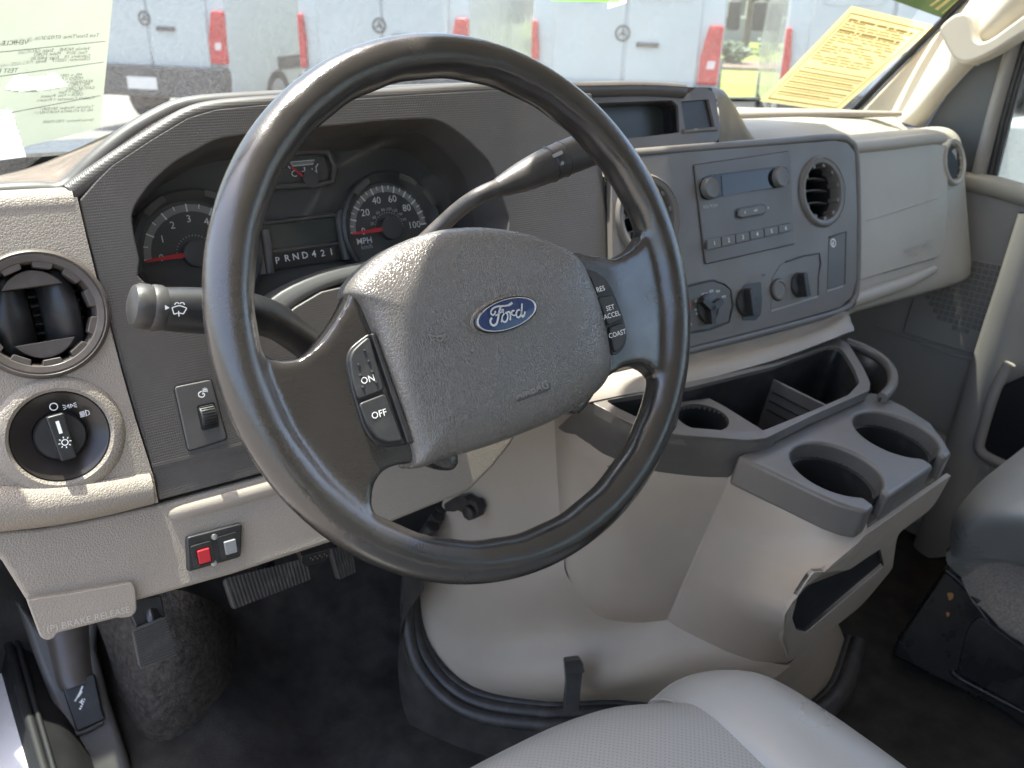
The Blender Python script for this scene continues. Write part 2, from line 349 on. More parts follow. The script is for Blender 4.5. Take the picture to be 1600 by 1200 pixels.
# ================================================================== outside
GZ = -1.30
HD = RAD(48); A2 = Vector((math.sin(HD), math.cos(HD), 0)); B2 = Vector((math.cos(HD), -math.sin(HD), 0))   # heading of the parked vans, and their right
def ds(d, s, z): return Vector((CP.x, CP.y, 0)) + A2*d + B2*s + Vector((0, 0, z))
G = Frame((0, 0, GZ), (0, 0, 1))
tag(plate('asphalt_lot', G, [(-250, -250), (250, -250), (250, 250), (-250, 250)], -.1, 0, M['asphalt']), 'grey asphalt of the parking lot', None, kind='structure')
FG = Frame(ds(0, 0, GZ), (0, 0, 1), B2)      # u = right of the vans, v = along their heading
tag(plate('lawn', FG, [(-60, 17), (60, 17), (60, 120), (-60, 120)], .002, .06, M['grassg']), kind='structure')
tag(plate('kerb', FG, [(-60, 16.7), (60, 16.7), (60, 17), (-60, 17)], .002, .12, M['concrete'], bevel=.02), kind='structure')
tag(plate('planting_bed', FG, cr([(-12, 27.5), (-2, 27), (6, 27.5), (14, 28), (13, 31.5), (3, 31), (-6, 31.5), (-13, 31)], True, 5), .05, .14, M['mulch']), kind='structure')

def leaf_cloud(n, c, rad, size, rng):
    V, F = [], []
    for _ in range(n):
        v = Vector((rng.gauss(0, 1), rng.gauss(0, 1), rng.gauss(0, 1))); v = v.normalized()*(rng.random()**.4)
        k = 1 + .25*math.sin(5*v.x+c[0]) + .2*math.sin(7*v.y+3*v.z)
        p = Vector(c) + Vector((v.x*rad[0], v.y*rad[1], v.z*rad[2]))*k; a = Vector((rng.gauss(0, 1), rng.gauss(0, 1), rng.gauss(0, .6))).normalized()*size*(.6+rng.random()); b = a.orthogonal().normalized()*size*.5
        q = len(V); V += [p-a, p+b, p+a, p-b]; F.append((q, q+1, q+2, q+3))
    return V, F
def tree(name, label, d, s, h, cr_, m, seed, cat='tree'):
    rng = random.Random(seed); base = ds(d, s, GZ+.05); t = thing(name, label, cat, base)
    tb = MB(); tb.add(tube_vf([base, base+Vector((.05, .05, h*.35)), base+Vector((-.05, .1, h*.7))], [h*.028, h*.02, h*.009], 8, 4))
    for k in range(5):
        g = k*1.3; st = base+Vector((0, .07, h*(.32+.06*k))); tb.add(tube_vf([st, st+Vector((math.cos(g)*cr_*.35, math.sin(g)*cr_*.35, h*.12)), st+Vector((math.cos(g)*cr_*.7, math.sin(g)*cr_*.7, h*.2))], [h*.012, h*.008, h*.003], 6, 3))
    tb.build('trunk', M['bark'], t)
    V, F = [], []
    for k in range(9):
        g = k*2.4; rr = cr_*.55*math.sqrt((k+.5)/9); c = base+Vector((math.cos(g)*rr, math.sin(g)*rr, h*(.62+.3*((k*37) % 9)/9-.12)))
        v, f = leaf_cloud(420, c, (cr_*.42, cr_*.42, h*.14), .16, rng); q = len(V); V += v; F += [tuple(i+q for i in ff) for ff in f]
    mk('crown', V, F, m, t, 0, fix=False); return t
def shrub(name, label, d, s, r, h, m, seed, group=None):
    rng = random.Random(seed); base = ds(d, s, GZ+.1); t = thing(name, label, 'shrub', base, group)
    tb = MB()
    for k in range(5): g = k*1.26; tb.add(tube_vf([base, base+Vector((math.cos(g)*r*.3, math.sin(g)*r*.3, h*.5))], [.03, .015], 6, 2))
    tb.build('stem', M['bark'], t); V, F = leaf_cloud(700, base+Vector((0, 0, h*.55)), (r*.8, r*.8, h*.42), .1, rng); mk('foliage', V, F, m, t, 0, fix=False); return t
tree('leafy_tree', 'dark green tree beyond the lawn, seen left of the wide-windowed van', 46, -1.2, 7, 3.2, M['leafd'], 3)
tree('leafy_tree', 'bright green tree at the lawn edge behind the white vans', 40, .9, 5.5, 2.2, M['leaf'], 5)
for k, (d, s, r, h) in enumerate(((29.5, -1.6, .8, .9), (29.3, .3, .7, .7), (30, 1.9, .9, 1.0))):
    shrub('garden_shrub', ('low shrub in the mulch bed half hidden by a white van', 'low shrub in the middle of the gap between two vans', 'rounded shrub in the mulch bed behind the rightmost van')[k], d, s, r, h, M['leafd'], 20+k)
# a grey house across the lawn
hb = ds(58, -2, GZ); hs = thing('grey_house', 'grey house with dark roof beyond the lawn between two vans', 'house', hb)
FH = Frame(hb, -A2, B2)
wins = [rect(-3.2, 2.1, 1.3, 1.5), rect(-.3, 2.1, 1.1, 1.5), rect(2.6, 2.1, 1.3, 1.5)]
plate('wall', FH, [(-6, 0), (6, 0), (6, 4.2), (-6, 4.2)], -7, 0, M['house'], hs, holes=wins)
for q in wins:
    u, v = (q[0][0]+q[2][0])/2, (q[0][1]+q[2][1])/2
    wf = plate('window', FH, rect(u, v, 1.32 if abs(u) > 1 else 1.12, 1.52), -.08, -.02, M['paint'], hs, holes=[rect(u, v, .9, 1.2)]); plate('pane', FH, rect(u, v, .98, 1.28), -.12, -.09, M['vang'], wf)
mb = MB(); P = lambda a, b, c: FH.w(a, b, c)
mb.add(([P(-6.5, 4.1, .6), P(6.5, 4.1, .6), P(6.5, 6.6, -3.5), P(-6.5, 6.6, -3.5), P(-6.5, 4.1, -7.6), P(6.5, 4.1, -7.6)], [(0, 1, 2, 3), (3, 2, 5, 4), (0, 3, 4), (1, 5, 2), (0, 4, 5, 1)])); mb.build('roof', M['roof'], hs)

# ---- white high-roof vans, rears towards us
def van(label, s_left, d0=9.9, wid=2.02, lead=False):
    base = ds(d0, s_left, GZ); t = thing('parked_van', label, 'van', base, 'white vans parked in a row')
    FS = Frame(ds(d0, s_left, GZ), -B2, -A2)       # side frame: u backwards (-heading), v up, normal to the left
    prof = [(0, .48), (.03, 1.0), (.02, 1.5), (-.05, 2.2), (-.16, 2.62), (-.3, 2.68), (-3.8, 2.72), (-4.25, 2.6), (-5.05, 1.62), (-5.35, 1.5), (-5.9, 1.22), (-5.98, .9), (-5.95, .45), (-5.2, .4), (-1.0, .4)]
    bd = plate('body', FS, rnd(prof, [.03, 0, 0, 0, .1, .1, .2, .2, .1, .1, .1, .1, .05, 0, 0], 4), -wid, 0, M['vanw'], t, bevel=.14, seg=5)
    FR = Frame(ds(d0-.035, s_left+wid/2, GZ), -A2, B2)   # rear frame, u to the right
    for sg in (-1, 1):
        dr = plate('rear_door', FR, rnd([(sg*.012, .72), (sg*.775, .72), (sg*.775, 1.45), (sg*.76, 2.3), (sg*.70, 2.45), (sg*.012, 2.45)][::sg], .05), -.03, .012, M['vanw'], t, bevel=.02)
        plate('window_pressing', FR, rnd([(sg*.1, 1.62), (sg*.70, 1.62), (sg*.66, 2.28), (sg*.1, 2.28)][::sg], .08), .0125, .02, M['vanw'], dr, bevel=.006)
        lamp = plate('tail_lamp', FR, rnd(([(.79, .82), (1.0, .82), (1.005, 1.40), (.86, 1.40), (.80, 1.12)] if sg > 0 else [(-.93, .82), (-.92, 1.12), (-.95, 1.40), (-1.005, 1.40), (-1.0, .82)]), .025), -.16, .05, M['tail'], t, bevel=.015)
        if sg > 0: plate('reverse_lens', FR, rnd([(sg*.87, .98), (sg*.95, .98), (sg*.96, 1.06), (sg*.88, 1.06)][::sg], .01), .03, .054, M['tailw'], lamp)
    hd = MB(); hd.box(FR, .12, .36, 1.17, 1.215, .01, .05); h_ = hd.build('door_handle', M['vanb'], t); bev(h_, .012)
    em = MB(); FE = FR.at(-.03, 1.30, .02)
    em.add(lathe_vf(FE, [(.062, 0), (.072, .008), (.082, 0)], 28))
    for k in range(3):
        a = RAD(90+120*k); em.add(prism(FE.at(0, 0, 0, a), [(0, -.012), (.064, 0), (0, .012)], [], 0, .008))
    em.build('emblem', M['vanb'], t)
    bp = plate('bumper', FR, rnd([(-.97, .42), (.97, .42), (1.0, .6), (1.0, .78), (-1.0, .78), (-1.0, .6)], .05), -.3, .13, M['vanb'], t, bevel=.04); plate('plate_recess', FR, rect(-.1, .58, .4, .14), .125, .134, M['paint'], bp)
    for k, (dd) in enumerate((-1.15, -4.95)):
        for sd_ in (0, 1):
            FW_ = Frame(ds(d0, s_left, GZ) - FS.x*(-dd) + Vector((0, 0, .36)) + B2*(wid*sd_) + (B2*.012 if sd_ else -B2*.012), (B2 if sd_ else -B2), A2)
            wl = lathe('wheel', FW_, [(.0, -.2), (.34, -.2), (.36, -.16), (.36, -.03), (.33, 0), (.24, .0), (.235, -.02)], M['tyre'], t, 28); lathe('wheel_cover', FW_, [(.235, -.02), (.2, .0), (.08, .012), (0, .012)], M['wheelcap'], wl, 24)
    for sd_ in (0, 1):
        FSS = Frame(ds(d0, s_left+(wid if sd_ else 0), GZ), (B2 if sd_ else -B2), A2)
        sw = plate('side_moulding', FSS, rect(3.2*(1), .78, 4.0, .16) if sd_ else rect(3.2, .78, 4.0, .16), -.02, .025, M['vanb'], t, bevel=.01)
        plate('side_window', FSS, rnd([(4.0, 1.45), (4.95, 1.45), (4.45, 2.2), (4.0, 2.2)], .08), -.03, .006, M['vang'], t)
    for sd_ in (0, 1):
        mc = ds(d0+4.95, s_left+(wid+.12 if sd_ else -.12), GZ+1.5); FM = Frame(mc, -A2, B2); m_ = plate('door_mirror', FM, rnd(rect(0, 0, .2, .42), .05), -.1, .08, M['vanb'], t, bevel=.03)
    return t
van('white high-roof van at far left behind the taped inspection paper', -7.69)
van('white van with its two rear doors above the top of the steering wheel', -4.75)
van('white van whose round door badge shows right of the steering wheel', -2.03)
van('white van behind the yellow windshield paper, right of the strip of lawn', .60)

# ---- silver pickup seen through the passenger window
def pickup():
    c = Vector((3.9, -.75, GZ)); t = thing('silver_pickup', 'silver parked pickup seen through the passenger door window', 'pickup', c)
    FP = Frame(c, (-1, 0, 0), (0, -1, 0))       # near side faces us; u towards the rear of our van
    arch = lambda u0: [(u0+.44*math.cos(RAD(a)), .40+.44*math.sin(RAD(a))) for a in range(180, -1, -15)]
    low = [(-2.6, .45), (-2.55, .4)] + arch(-1.75) + [(-1.2, .35), (.9, .35)] + arch(1.45) + [(2.5, .4), (2.6, .5)]
    top = [(2.6, 1.15), (.95, 1.18), (.85, 1.8), (.5, 1.88), (-.35, 1.86), (-1.0, 1.2), (-2.4, 1.08), (-2.62, .9)]
    plate('body', FP, low+top, -1.75, 0, M['silverp'], t, bevel=.06, seg=3)
    plate('side_window', FP, rnd([(-.75, 1.22), (.75, 1.22), (.7, 1.72), (-.3, 1.74)], .05), -.02, .006, M['vang'], t)
    for u0 in (-1.75, 1.45):
        FWh = Frame(FP.w(u0, .4, -.02), (-1, 0, 0), (0, -1, 0)); wl = lathe('wheel', FWh, [(0, -.24), (.38, -.24), (.4, -.2), (.4, -.04), (.37, 0), (.26, 0), (.25, -.03)], M['tyre'], t, 30)
        cp_ = MB(); cp_.add(lathe_vf(FWh, [(.25, -.03), (.23, -.01), (.22, -.04), (.07, -.04), (.06, 0), (0, 0)], 30))
        for k in range(6): cp_.add(prism(FWh.at(0, 0, 0, RAD(60*k)), [(.05, -.035), (.235, -.025), (.235, .025), (.05, .035)], [], -.04, -.012))
        cp_.build('wheel_rim', M['silver'], wl)
    plate('running_board', FP, rnd(rect(-.15, .33, 2.0, .1), .03), -.05, .1, M['vanb'], t, bevel=.02)
    plate('door_handle', FP, rnd(rect(.3, 1.08, .2, .035), .012), 0, .04, M['silver'], t, bevel=.008)
    lp = plate('headlight', FP, rnd([(-2.6, .85), (-2.3, .88), (-2.28, 1.03), (-2.55, 1.0)], .02), -.1, .012, M['tailw'], t)
    return t
pickup()
# ---- dark car further along, parked in the next bay
# ================================================================== our van's shell
WK = .82
def WS(x): return .85 - .36*((x-.34)/.8)**2                       # base line of the windshield in plan
def wpt(x, z, off=0.): return Vector((x, WS(x) - WK*(z-.045) - off*.7, z - off*.7))
def onws(px, py, off=.004):
    d = ray(px, py); lo, hi = .2, 4.
    f = lambda s: (lambda P: P.y - (WS(P.x) - WK*(P.z-.045)) + off*1.3)(CP+d*s)
    for _ in range(50):
        m = (lo+hi)/2
        if f(m) < 0: lo = m
        else: hi = m
    return CP+d*lo
zs = [.0, .15, .3, .45, .62]; xs = [-.46+1.6*i/14 for i in range(15)]
gl = loft('windshield', [[wpt(.34+(x-.34)*(1-.16*(z-.045)/.6), z) for x in xs] for z in zs], M['glass'], None, 2, 2)
tag(gl, 'clear raked windshield with papers taped inside', 'windshield')
shell = thing('van_cab_shell', 'white painted door sill and cab shell around the driver opening', 'van body', (.34, -.9, -.7))
# roof, sides behind the doors and the bulkhead behind the seats: what closes the cab around the camera
loft('roof', [[(x, y, .665 - .05*((x-.34)/.8)**2) for x in (-.40, -.1, .34, .8, 1.2)] for y in (.0, -.4, -1.2, -2.2)], M['headliner'], shell, 3, 2, thick=.03, off=1)
loft('shade_header', [[(x, y0, .665 - .05*((x-.34)/.8)**2) for x, y0 in zip((-.34, -.1, .34, .8, 1.16), ys)] for ys in ((.07, .152, .36, .30, .20), (.03, .06, .18, .14, .08), (-.03, -.03, -.03, -.03, -.03))], M['headliner'], shell, 3, 2, thick=.03, off=1)  # unseen header, front edge curved to place sun and shade in the cab
for x0, x1 in ((.42, .98),):  # visor added out of view to keep sun off the dash top
    vz = thing('added_shade_visor', 'cream sun visor folded against the top of the passenger windshield', 'visor', wpt((x0+x1)/2, .62, .03))
    loft('shade_visor_pad', [[wpt(x0+(x1-x0)*i/6, z, .02+.012*(z-.46)) for i in range(7)] for z in (.43, .50, .58, .65)], M['headliner'], vz, 2, 2, thick=.015, off=0)
    tube('shade_visor_rod', [wpt(x0+(x1-x0)*i/4, .655, .03) for i in range(5)], .005, M['headliner'], vz, 8, 2)
plate('side_wall', Frame((-.52, -1.55, 0), (1, 0, 0), (0, 1, 0)), [(-.65, -.7), (.60, -.7), (.50, .66), (-.65, .66)], -.03, 0, M['headliner'], shell, holes=[rnd([(-.55, -.05), (.42, -.05), (.38, .52), (-.55, .52)], .05)])
plate('side_wall', Frame((1.18, -1.55, 0), (-1, 0, 0), (0, -1, 0)), [(-.60, -.7), (.65, -.7), (.65, .66), (-.50, .66)], -.03, 0, M['headliner'], shell, holes=[rnd([(-.42, -.05), (.55, -.05), (.55, .52), (-.38, .52)], .05)])
for x_ in (-.54, 1.20): plate('side_window', Frame((x_, -1.55, 0), (1 if x_ < 0 else -1, 0, 0), (0, 1 if x_ < 0 else -1, 0)), rect(0, .235, 1.12, .62), -.002, .002, M['wglass'], shell)  # unseen rear windows, added with their wall openings to brighten the cab
plate('bulkhead', Frame((.33, -2.2, 0), (0, 1, 0)), [(-.86, -.7), (.86, -.7), (.86, .66), (-.86, .66)], -.03, 0, M['headliner'], shell)
# ================================================================== dashboard
nD = Vector((0, -math.cos(RAD(18)), math.sin(RAD(18))))
D = Frame((0, .19, 0), nD)
dash = thing('dashboard', 'tan and charcoal dashboard with round vents behind the steering wheel', 'dashboard', (.34, .25, -.2))
M['top'] = mat('dusty_dash_top', (.13, .095, .075), .55, 'leather', 420, .5, .0006, var=.25, vs_=18, dust=.35)
def zf(x): return float(np.interp(x, [-.5, -.35, -.236, -.139, -.07, .0, .4, .6, 1.1], [-.01, .005, .026, .064, .082, .082, .075, .055, .05]))

# --- charcoal bezel round the cluster
opening = cr(D.U([(375, 211), (337, 219), (304, 236), (270, 256), (236, 287), (216, 314), (207, 337), (211, 371), (219, 405), (232, 447)])
             + [(-.12, -.055), (-.05, -.03), (.05, -.03), (.13, -.03)] + D.U([(795, 351), (790, 324), (780, 287), (766, 256), (746, 233), (719, 209), (692, 192), (665, 186), (597, 189), (530, 196), (440, 204)]), True, 3)
bz = D.U([(124, 312), (137, 370), (152, 430), (170, 500), (192, 580), (215, 660), (242, 745), (249, 782), (400, 742)]) + [(.06, -.172), (.27, -.172), (.285, .04)] + \
    D.U([(925, 146), (860, 139), (766, 140), (660, 146), (554, 153), (408, 163), (337, 170), (293, 183), (236, 217), (175, 257), (150, 282)])
plate('cluster_bezel', D, bz, -.03, 0, M['dark'], dash, holes=[opening], bevel=.004, seg=3)
inner = [(u*.955-.001, min(v*.97-.004, .100) if v > 0 else v) for u, v in opening]
loft('cluster_hood', [[D.w(u, v, -.004) for u, v in opening], [D.w(u*.985, v*.985, -.03) for u, v in opening], [D.w(u, v, -.085) for u, v in inner]], M['dark'], dash, 1, 3, closed=True)
# lower lip of the bezel
lp = D.U([(249, 782), (400, 742)]) + [(.06, -.172), (.27, -.172)]
loft('bezel_lower_edge', [[D.w(u, v+dv, h) for u, v in lp] for dv, h in ((.030, -.001), (.027, .0012), (.002, -.008), (-.001, -.012), (-.001, -.03))], M['dark'], dash, 3, 2, smooth=30)

# --- soft top pad rolling over the cluster to the windshield
inl = [(-140, 330), (-60, 320), (0, 314), (60, 308), (112, 300), (175, 256), (236, 216), (293, 182), (337, 169), (408, 162), (554, 152), (660, 145), (766, 138), (860, 137), (935, 137), (1010, 136), (1085, 140)]
outl = [(-140, 312), (-60, 300), (0, 291), (60, 288), (106, 286), (152, 243), (202, 202), (250, 173), (300, 153), (390, 145), (540, 138), (650, 133), (746, 130), (850, 129), (930, 128), (1020, 127), (1085, 131)]
r0, r1, r2, r3, r4, r5, r6 = [], [], [], [], [], [], []
for a, b in zip(inl, outl):
    p = D.w(*D.uv(*a), 0); q = D.w(*D.uv(*b), -.016)
    r0.append(D.w(*D.uv(*a), -.022) + Vector((0, 0, -.004))); r1.append(D.w(*D.uv(*a, -.012), -.012) + Vector((0, 0, .001)))
    r2.append(q); r3.append(q + Vector((0, .045, -.004)) + (Vector((.004, 0, 0)) if a[0] < 300 else Vector())); x = q.x
    r4.append(Vector((x+.012, .42, min(.2+(zf(x)-.2)*.836-.001, q.z-.010)))); r5.append(Vector((x+.03, .60, zf(x)-.001))); r6.append(Vector((x+.03, max(.63, min(WS(x)-.012, .80)), zf(x)-.03)))
loft('top_pad', [r0, r1, r2, r3, r4, r5, r6], M['top'], dash, 3, 4)
tube('top_pad_piping', [q + Vector((0, .002, -.004)) for q in r2], .0085, M['char'], dash, 12, 3)
tube('bezel_upper_edge', [D.w(*D.uv(*a), -.008) for a in inl[4:-3]], .0078, M['dark'], dash, 12, 3)

# --- tan panel at the far left with vent and headlamp switch
HLc = D.uv(94, 681); VLc = D.uv(61, 491)
lpn = D.U([(-140, 335), (-60, 324), (0, 318), (60, 312), (120, 309), (134, 370), (149, 430), (167, 500), (189, 580), (212, 660), (239, 745), (246, 784), (200, 795), (120, 812), (60, 822), (0, 826), (-60, 829), (-140, 834)])
plate('left_panel', D, lpn, -.05, .003, M['tan'], dash, holes=[circ(*VLc, .0465, 48), circ(*HLc, .0335, 48)], bevel=.003, seg=3)
# padded roll along the panel's lower edge
tube('left_panel_roll', [D.w(*D.uv(a, b), -.004) for a, b in ((-140, 800), (-60, 798), (0, 794), (80, 788), (160, 776), (236, 762))], [.018, .018, .018, .017, .016, .014], M['tan'], dash, 14, 4)
tube('left_panel_crest', [D.w(*D.uv(a, b), -.010) for a, b in ((-140, 342), (-60, 332), (0, 325), (60, 321), (116, 318))], .0135, M['tan'], dash, 14, 4)

def vent(fr, r, ring, kind, label=None, deep=1.):
    f = MB(); f.add(lathe_vf(fr, [(r*1.02, -.012), (r*1.02, .001), (r*.985, .004), (r*.955, .005), (r*.94, .0035), (r*.925, .0045), (r*.82, .0035), (r*.80, .001), (r*.785, -.006), (r*.765, -.03)], 56))
    for k in range(11):                       # scalloped teeth round the ring
        a = 2*math.pi*(k+.3)/11; ff = fr.at(0, 0, 0, a); w_ = r*.15 if kind != 'open' else r*.07
        f.add(prism(ff, [(r*.715, -w_*.85), (r*.88, -w_*1.15), (r*.88, w_*1.15), (r*.715, w_*.85)], [], -.014, .0028 if kind != 'open' else .001))
    o = f.build('air_vent', ring, dash); bev(o, .0008, 1, 50)
    if label: o['label'] = label
    lathe('cavity', fr, [(r*.76, -.012*deep), (r*.74, -.05*deep), (0, -.052*deep)], M['void'], o, 40)
    if kind == 'barrel':
        for sgn, wd in ((-1, .50), (1, .62)):
            u0 = sgn*r*.33; rows = []
            for t in (-1, -.5, 0, .5, 1):
                hw = r*.70*math.sqrt(max(.12, 1-(.30*abs(sgn)+.22*abs(t))**2)); rows.append([fr.w(u0+t*r*.27, -hw*(1-.12*t*t), -.020+.006*(1-t*t)+sgn*t*.006), fr.w(u0+t*r*.27, 0, -.012+.007*(1-t*t)+sgn*t*.006), fr.w(u0+t*r*.27, hw*(1-.12*t*t), -.022+.012*(1-t*t)+sgn*t*.004)])
            loft('vane', rows, M['blk'], o, 6, 3, thick=.0015)
        g = MB()
        for k in range(-4, 5): g.box(fr, -r*.7, r*.7, k*r*.15-.0006, k*r*.15+.0006, -.034, -.03)
        g.build('grid', M['blk'], o)
        for sg in (1, -1): plate('cap_segment', fr, [(r*.55*math.cos(RAD(a))*1.02, sg*r*.70*math.sin(RAD(a))) for a in range(38, 143, 8)][::sg], -.02, -.004, M['bezel'], o, bevel=.001)
    else:
        for k, a in enumerate((-.34, .02, .36)):
            rows = [[fr.w(r*.74*t*math.sqrt(1-a*a), r*a + r*.10*(1-t*t), -.016 - dz) for t in (-1, -.5, 0, .5, 1)] for dz in (0, .008, .02)]
            loft('vane', rows, M['char'], o, 4, 2, thick=.002)
    return o
vent(D.at(*VLc, .003), .0465, M['bezel'], 'barrel', 'round brown-black vent with two tilted vanes at left end')

# --- headlamp switch
fh = D.at(*HLc, .003)
hs_ = lathe('headlamp_switch', fh, [(.0335, -.02), (.0333, .0005), (.0325, .002), (.031, .001), (.0185, -.006), (.0182, -.012)], M['gloss'], dash, 60)
lathe('surround', fh, [(.0335, -.004), (.0337, .002), (.036, .0036), (.041, .0032), (.0445, .0004), (.046, -.003)], M['tan'], hs_, 60)
kn = MB(); kn.add(lathe_vf(fh, [(.0178, -.014), (.0178, -.002), (.0165, 0), (0, 0)], 44)); kn.build('knob', M['blk'], hs_)
fb = fh.at(0, 0, 0, RAD(4))
gr = plate('grip', fb, rnd([(-.0055, -.0172), (.0055, -.0172), (.0062, .0172), (-.0062, .0172)], .002), -.004, .010, M['blk'], hs_, bevel=.0022, seg=3)
pr = MB(); pr.box(fb, -.0012, .0012, .003, .0125, .0101, .0103); pr.add(stroke_vf(fb, circ(.0006, -.004, .0021, 14), .0007, .0104, True, 1))
for k in range(8):
    a = 2*math.pi*k/8; pr.add(stroke_vf(fb, [(.0006+.0031*math.cos(a), -.004+.0031*math.sin(a)), (.0006+.0044*math.cos(a), -.004+.0044*math.sin(a))], .0007, .0104, False, 1))
u, v = [a-b for a, b in zip(D.uv(83, 635), HLc)]; pr.add(stroke_vf(fh, circ(u, v, .0026, 18), .0007, .0008, True, 1))
u, v = [a-b for a, b in zip(D.uv(108, 634), HLc)]
for sg in (-1, 1):
    pr.add(stroke_vf(fh, [(u+sg*.0006, v+.0014), (u+sg*.0020, v), (u+sg*.0006, v-.0014), (u+sg*.0006, v+.0014)], .0006, .0010, False, 1))
    for k in (-1, 0, 1): pr.add(stroke_vf(fh, [(u+sg*.0026, v+k*.0011), (u+sg*.0046, v+k*.0017)], .0005, .0010, False, 1))
u, v = [a-b for a, b in zip(D.uv(133, 645), HLc)]
pr.add(stroke_vf(fh, [(u, v+.0022), (u+.0022, v+.0012), (u+.0022, v-.0012), (u, v-.0022), (u, v+.0022)], .0006, .0012, False, 1))
for k in range(-2, 3): pr.add(stroke_vf(fh, [(u-.0008, v+k*.0009), (u-.0042, v+k*.0009-.0004)], .0005, .0012, False, 1))
pr.build('symbol', M['white'], hs_, 0)

# --- dimmer panel
dm = D.U(crop(0, 380, .3375, [(805, 665), (975, 630), (1050, 905), (870, 962)]))
dp = plate('dimmer_panel', D, rnd(dm, .003), -.004, .002, M['char'], dash, bevel=.0012)
g = MB(); g.add(stroke_vf(D, rnd(dm, .003), .0016, .0006, True, 1)); g.build('panel_gap', M['void'], dp, 0)
dc = D.uv(324, 650); fd = D.at(*dc, .002)
g = MB(); F2 = Frame(fd.w(0, 0, -.003), fd.x, fd.y)
g.add(lathe_vf(F2, [(0, -.0062), (.0085, -.0062), (.0092, -.005), (.0092, .005), (.0085, .0062), (0, .0062)], 26))
for k in range(26): g.add(prism(F2.at(0, 0, 0, 2*math.pi*k/26), [(.009, -.0005), (.0099, -.0004), (.0099, .0004), (.009, .0005)], [], -.005, .005))
g.build('thumbwheel', M['blk'], dp)
plate('thumbwheel_slot', D, rnd(rect(*dc, .0145, .021), .002), .0018, .0023, M['void'], dp)
g = MB(); u, v = D.uv(315.6, 615); g.add(stroke_vf(D, [(u-.0005, v+.0022), (u-.003, v+.0012), (u-.0032, v-.0014), (u-.0006, v-.0026), (u+.0012, v-.0012), (u+.0006, v+.0003), (u-.0005, v-.0004)], .0008, .0026))
for k in range(7): a = RAD(-40+40*k); g.add(stroke_vf(D, [(u+.0022+.0012*math.cos(a), v+.0022+.0012*math.sin(a)), (u+.0022+.0024*math.cos(a), v+.0022+.0024*math.sin(a))], .0006, .0026, False, 1))
g.add(stroke_vf(D, circ(u+.0022, v+.0022, .0008, 8), .0006, .0026, True, 1)); g.build('symbol', M['white'], dp, 0)

# --- knee panel below, with brake release lobe and switch plate
kp = [(-140, 842), (-60, 835), (0, 830), (60, 826), (120, 816), (200, 799), (249, 788), (400, 747), (560, 700), (720, 650), (830, 620), (802, 692), (772, 730), (735, 767), (607, 819), (363, 899), (212, 941), (120, 962), (60, 960), (40, 936), (0, 872), (-60, 800), (-140, 850)]
kp = kp[:-2] + [(-40, 860), (-140, 900)]
knee = plate('knee_panel', D, D.U(kp), -.035, -.001, M['tan'], dash, bevel=.004, seg=3)
lobe = D.U([(40, 934), (120, 922), (204, 907), (210, 916), (212, 951), (204, 961), (188, 963), (182, 962), (88, 986), (84, 994), (73, 998), (62, 993)])
lb = plate('brake_release_lever', D, rnd(lobe, .003), -.02, .006, M['tan'], dash, bevel=.004, seg=4)
a0 = D.uv(98, 974); a1 = D.uv(176, 955); ftx = D.at(*[(p+q)/2 for p, q in zip(a0, a1)], .006, math.atan2(a1[1]-a0[1], a1[0]-a0[0]))
M['tan_emb'] = mat('tan_embossed', (.47, .42, .36), .45)
text('lettering', ftx, '(P) BRAKE RELEASE', 0, 0, .0072, M['tan_emb'], lb, h=.0004, sx=.95)
tube('knee_rib', [D.w(*D.uv(a, b), -.0062) for a, b in ((256, 806), (275, 803), (330, 789), (420, 764), (560, 722), (700, 678))], [.002, .0075, .0085, .0085, .0085, .0085], M['tan_smooth'], dash, 12, 4)
sp = D.U([(289, 838), (376, 815.5), (374, 868.5), (291, 892)])
swp = plate('switch_panel', D, rnd(sp, .003), -.002, .0055, M['blk'], dash, bevel=.002, seg=2)
for (x, y), mm, lab in (((313.5, 865.5), 'red', 'red rocker'), ((354.5, 851.5), 'grey', 'grey rocker')):
    fq = D.at(*D.uv(x, y), .0055, RAD(-1)); plate('switch_frame', fq, rnd(rect(0, .001, .0165, .0185), .002), 0, .0022, M['blk'], swp, holes=[rnd(rect(.0008, -.0004, .0105, .0125), .001)], bevel=.0008)
    rk = plate('rocker', fq, rnd(rect(.0008, -.0004, .0096, .0116), .001), .0, .0038, M[mm] if mm == 'red' else M['band'], swp, bevel=.001, hf=lambda a, b: b*.14); rk['label'] = lab
for x, y in ((332, 837), (331, 877.5)):
    fq = D.at(*D.uv(x, y), .0055); lathe('screw', fq, [(.0026, 0), (.0022, .0011), (0, .0016)], M['screw'], swp, 16)

# --- tan body: centre top, passenger side, rolling round at the right end
X = [.285, .40, .55, .69, .705, .78, .86, .95, 1.002, 1.034, 1.058, 1.068]
dyx = [0, 0, 0, 0, 0, 0, 0, .001, .006, .022, .07, .13]
prof = [(-.172, -.030), (-.17, -.006), (-.10, -.004), (0, -.004), (.030, -.004), (.047, -.009), (.060, -.022), (.067, -.045), (.069, -.085)]
rows = []
for v, h in prof:
    rows.append([D.w(x, v - (.016*max(0, (x-.99)/.078)**2 if v > .02 else 0), h - (.055 if x < .695 and -.165 < v < .02 else 0)) + Vector((0, dy, 0)) for x, dy in zip(X, dyx)])
rows.append([Vector((x, max(.36, .30+dy*.6), .062 - .05*max(0, (x-1.015)/.053)**2)) for x, dy in zip(X, dyx)])
rows.append([Vector((x, WS(x)-.05, .048 - .05*max(0, (x-1.015)/.053)**2)) for x, dy in zip(X, dyx)])
loft('passenger_body', rows, M['lid'], dash, 3, 3)
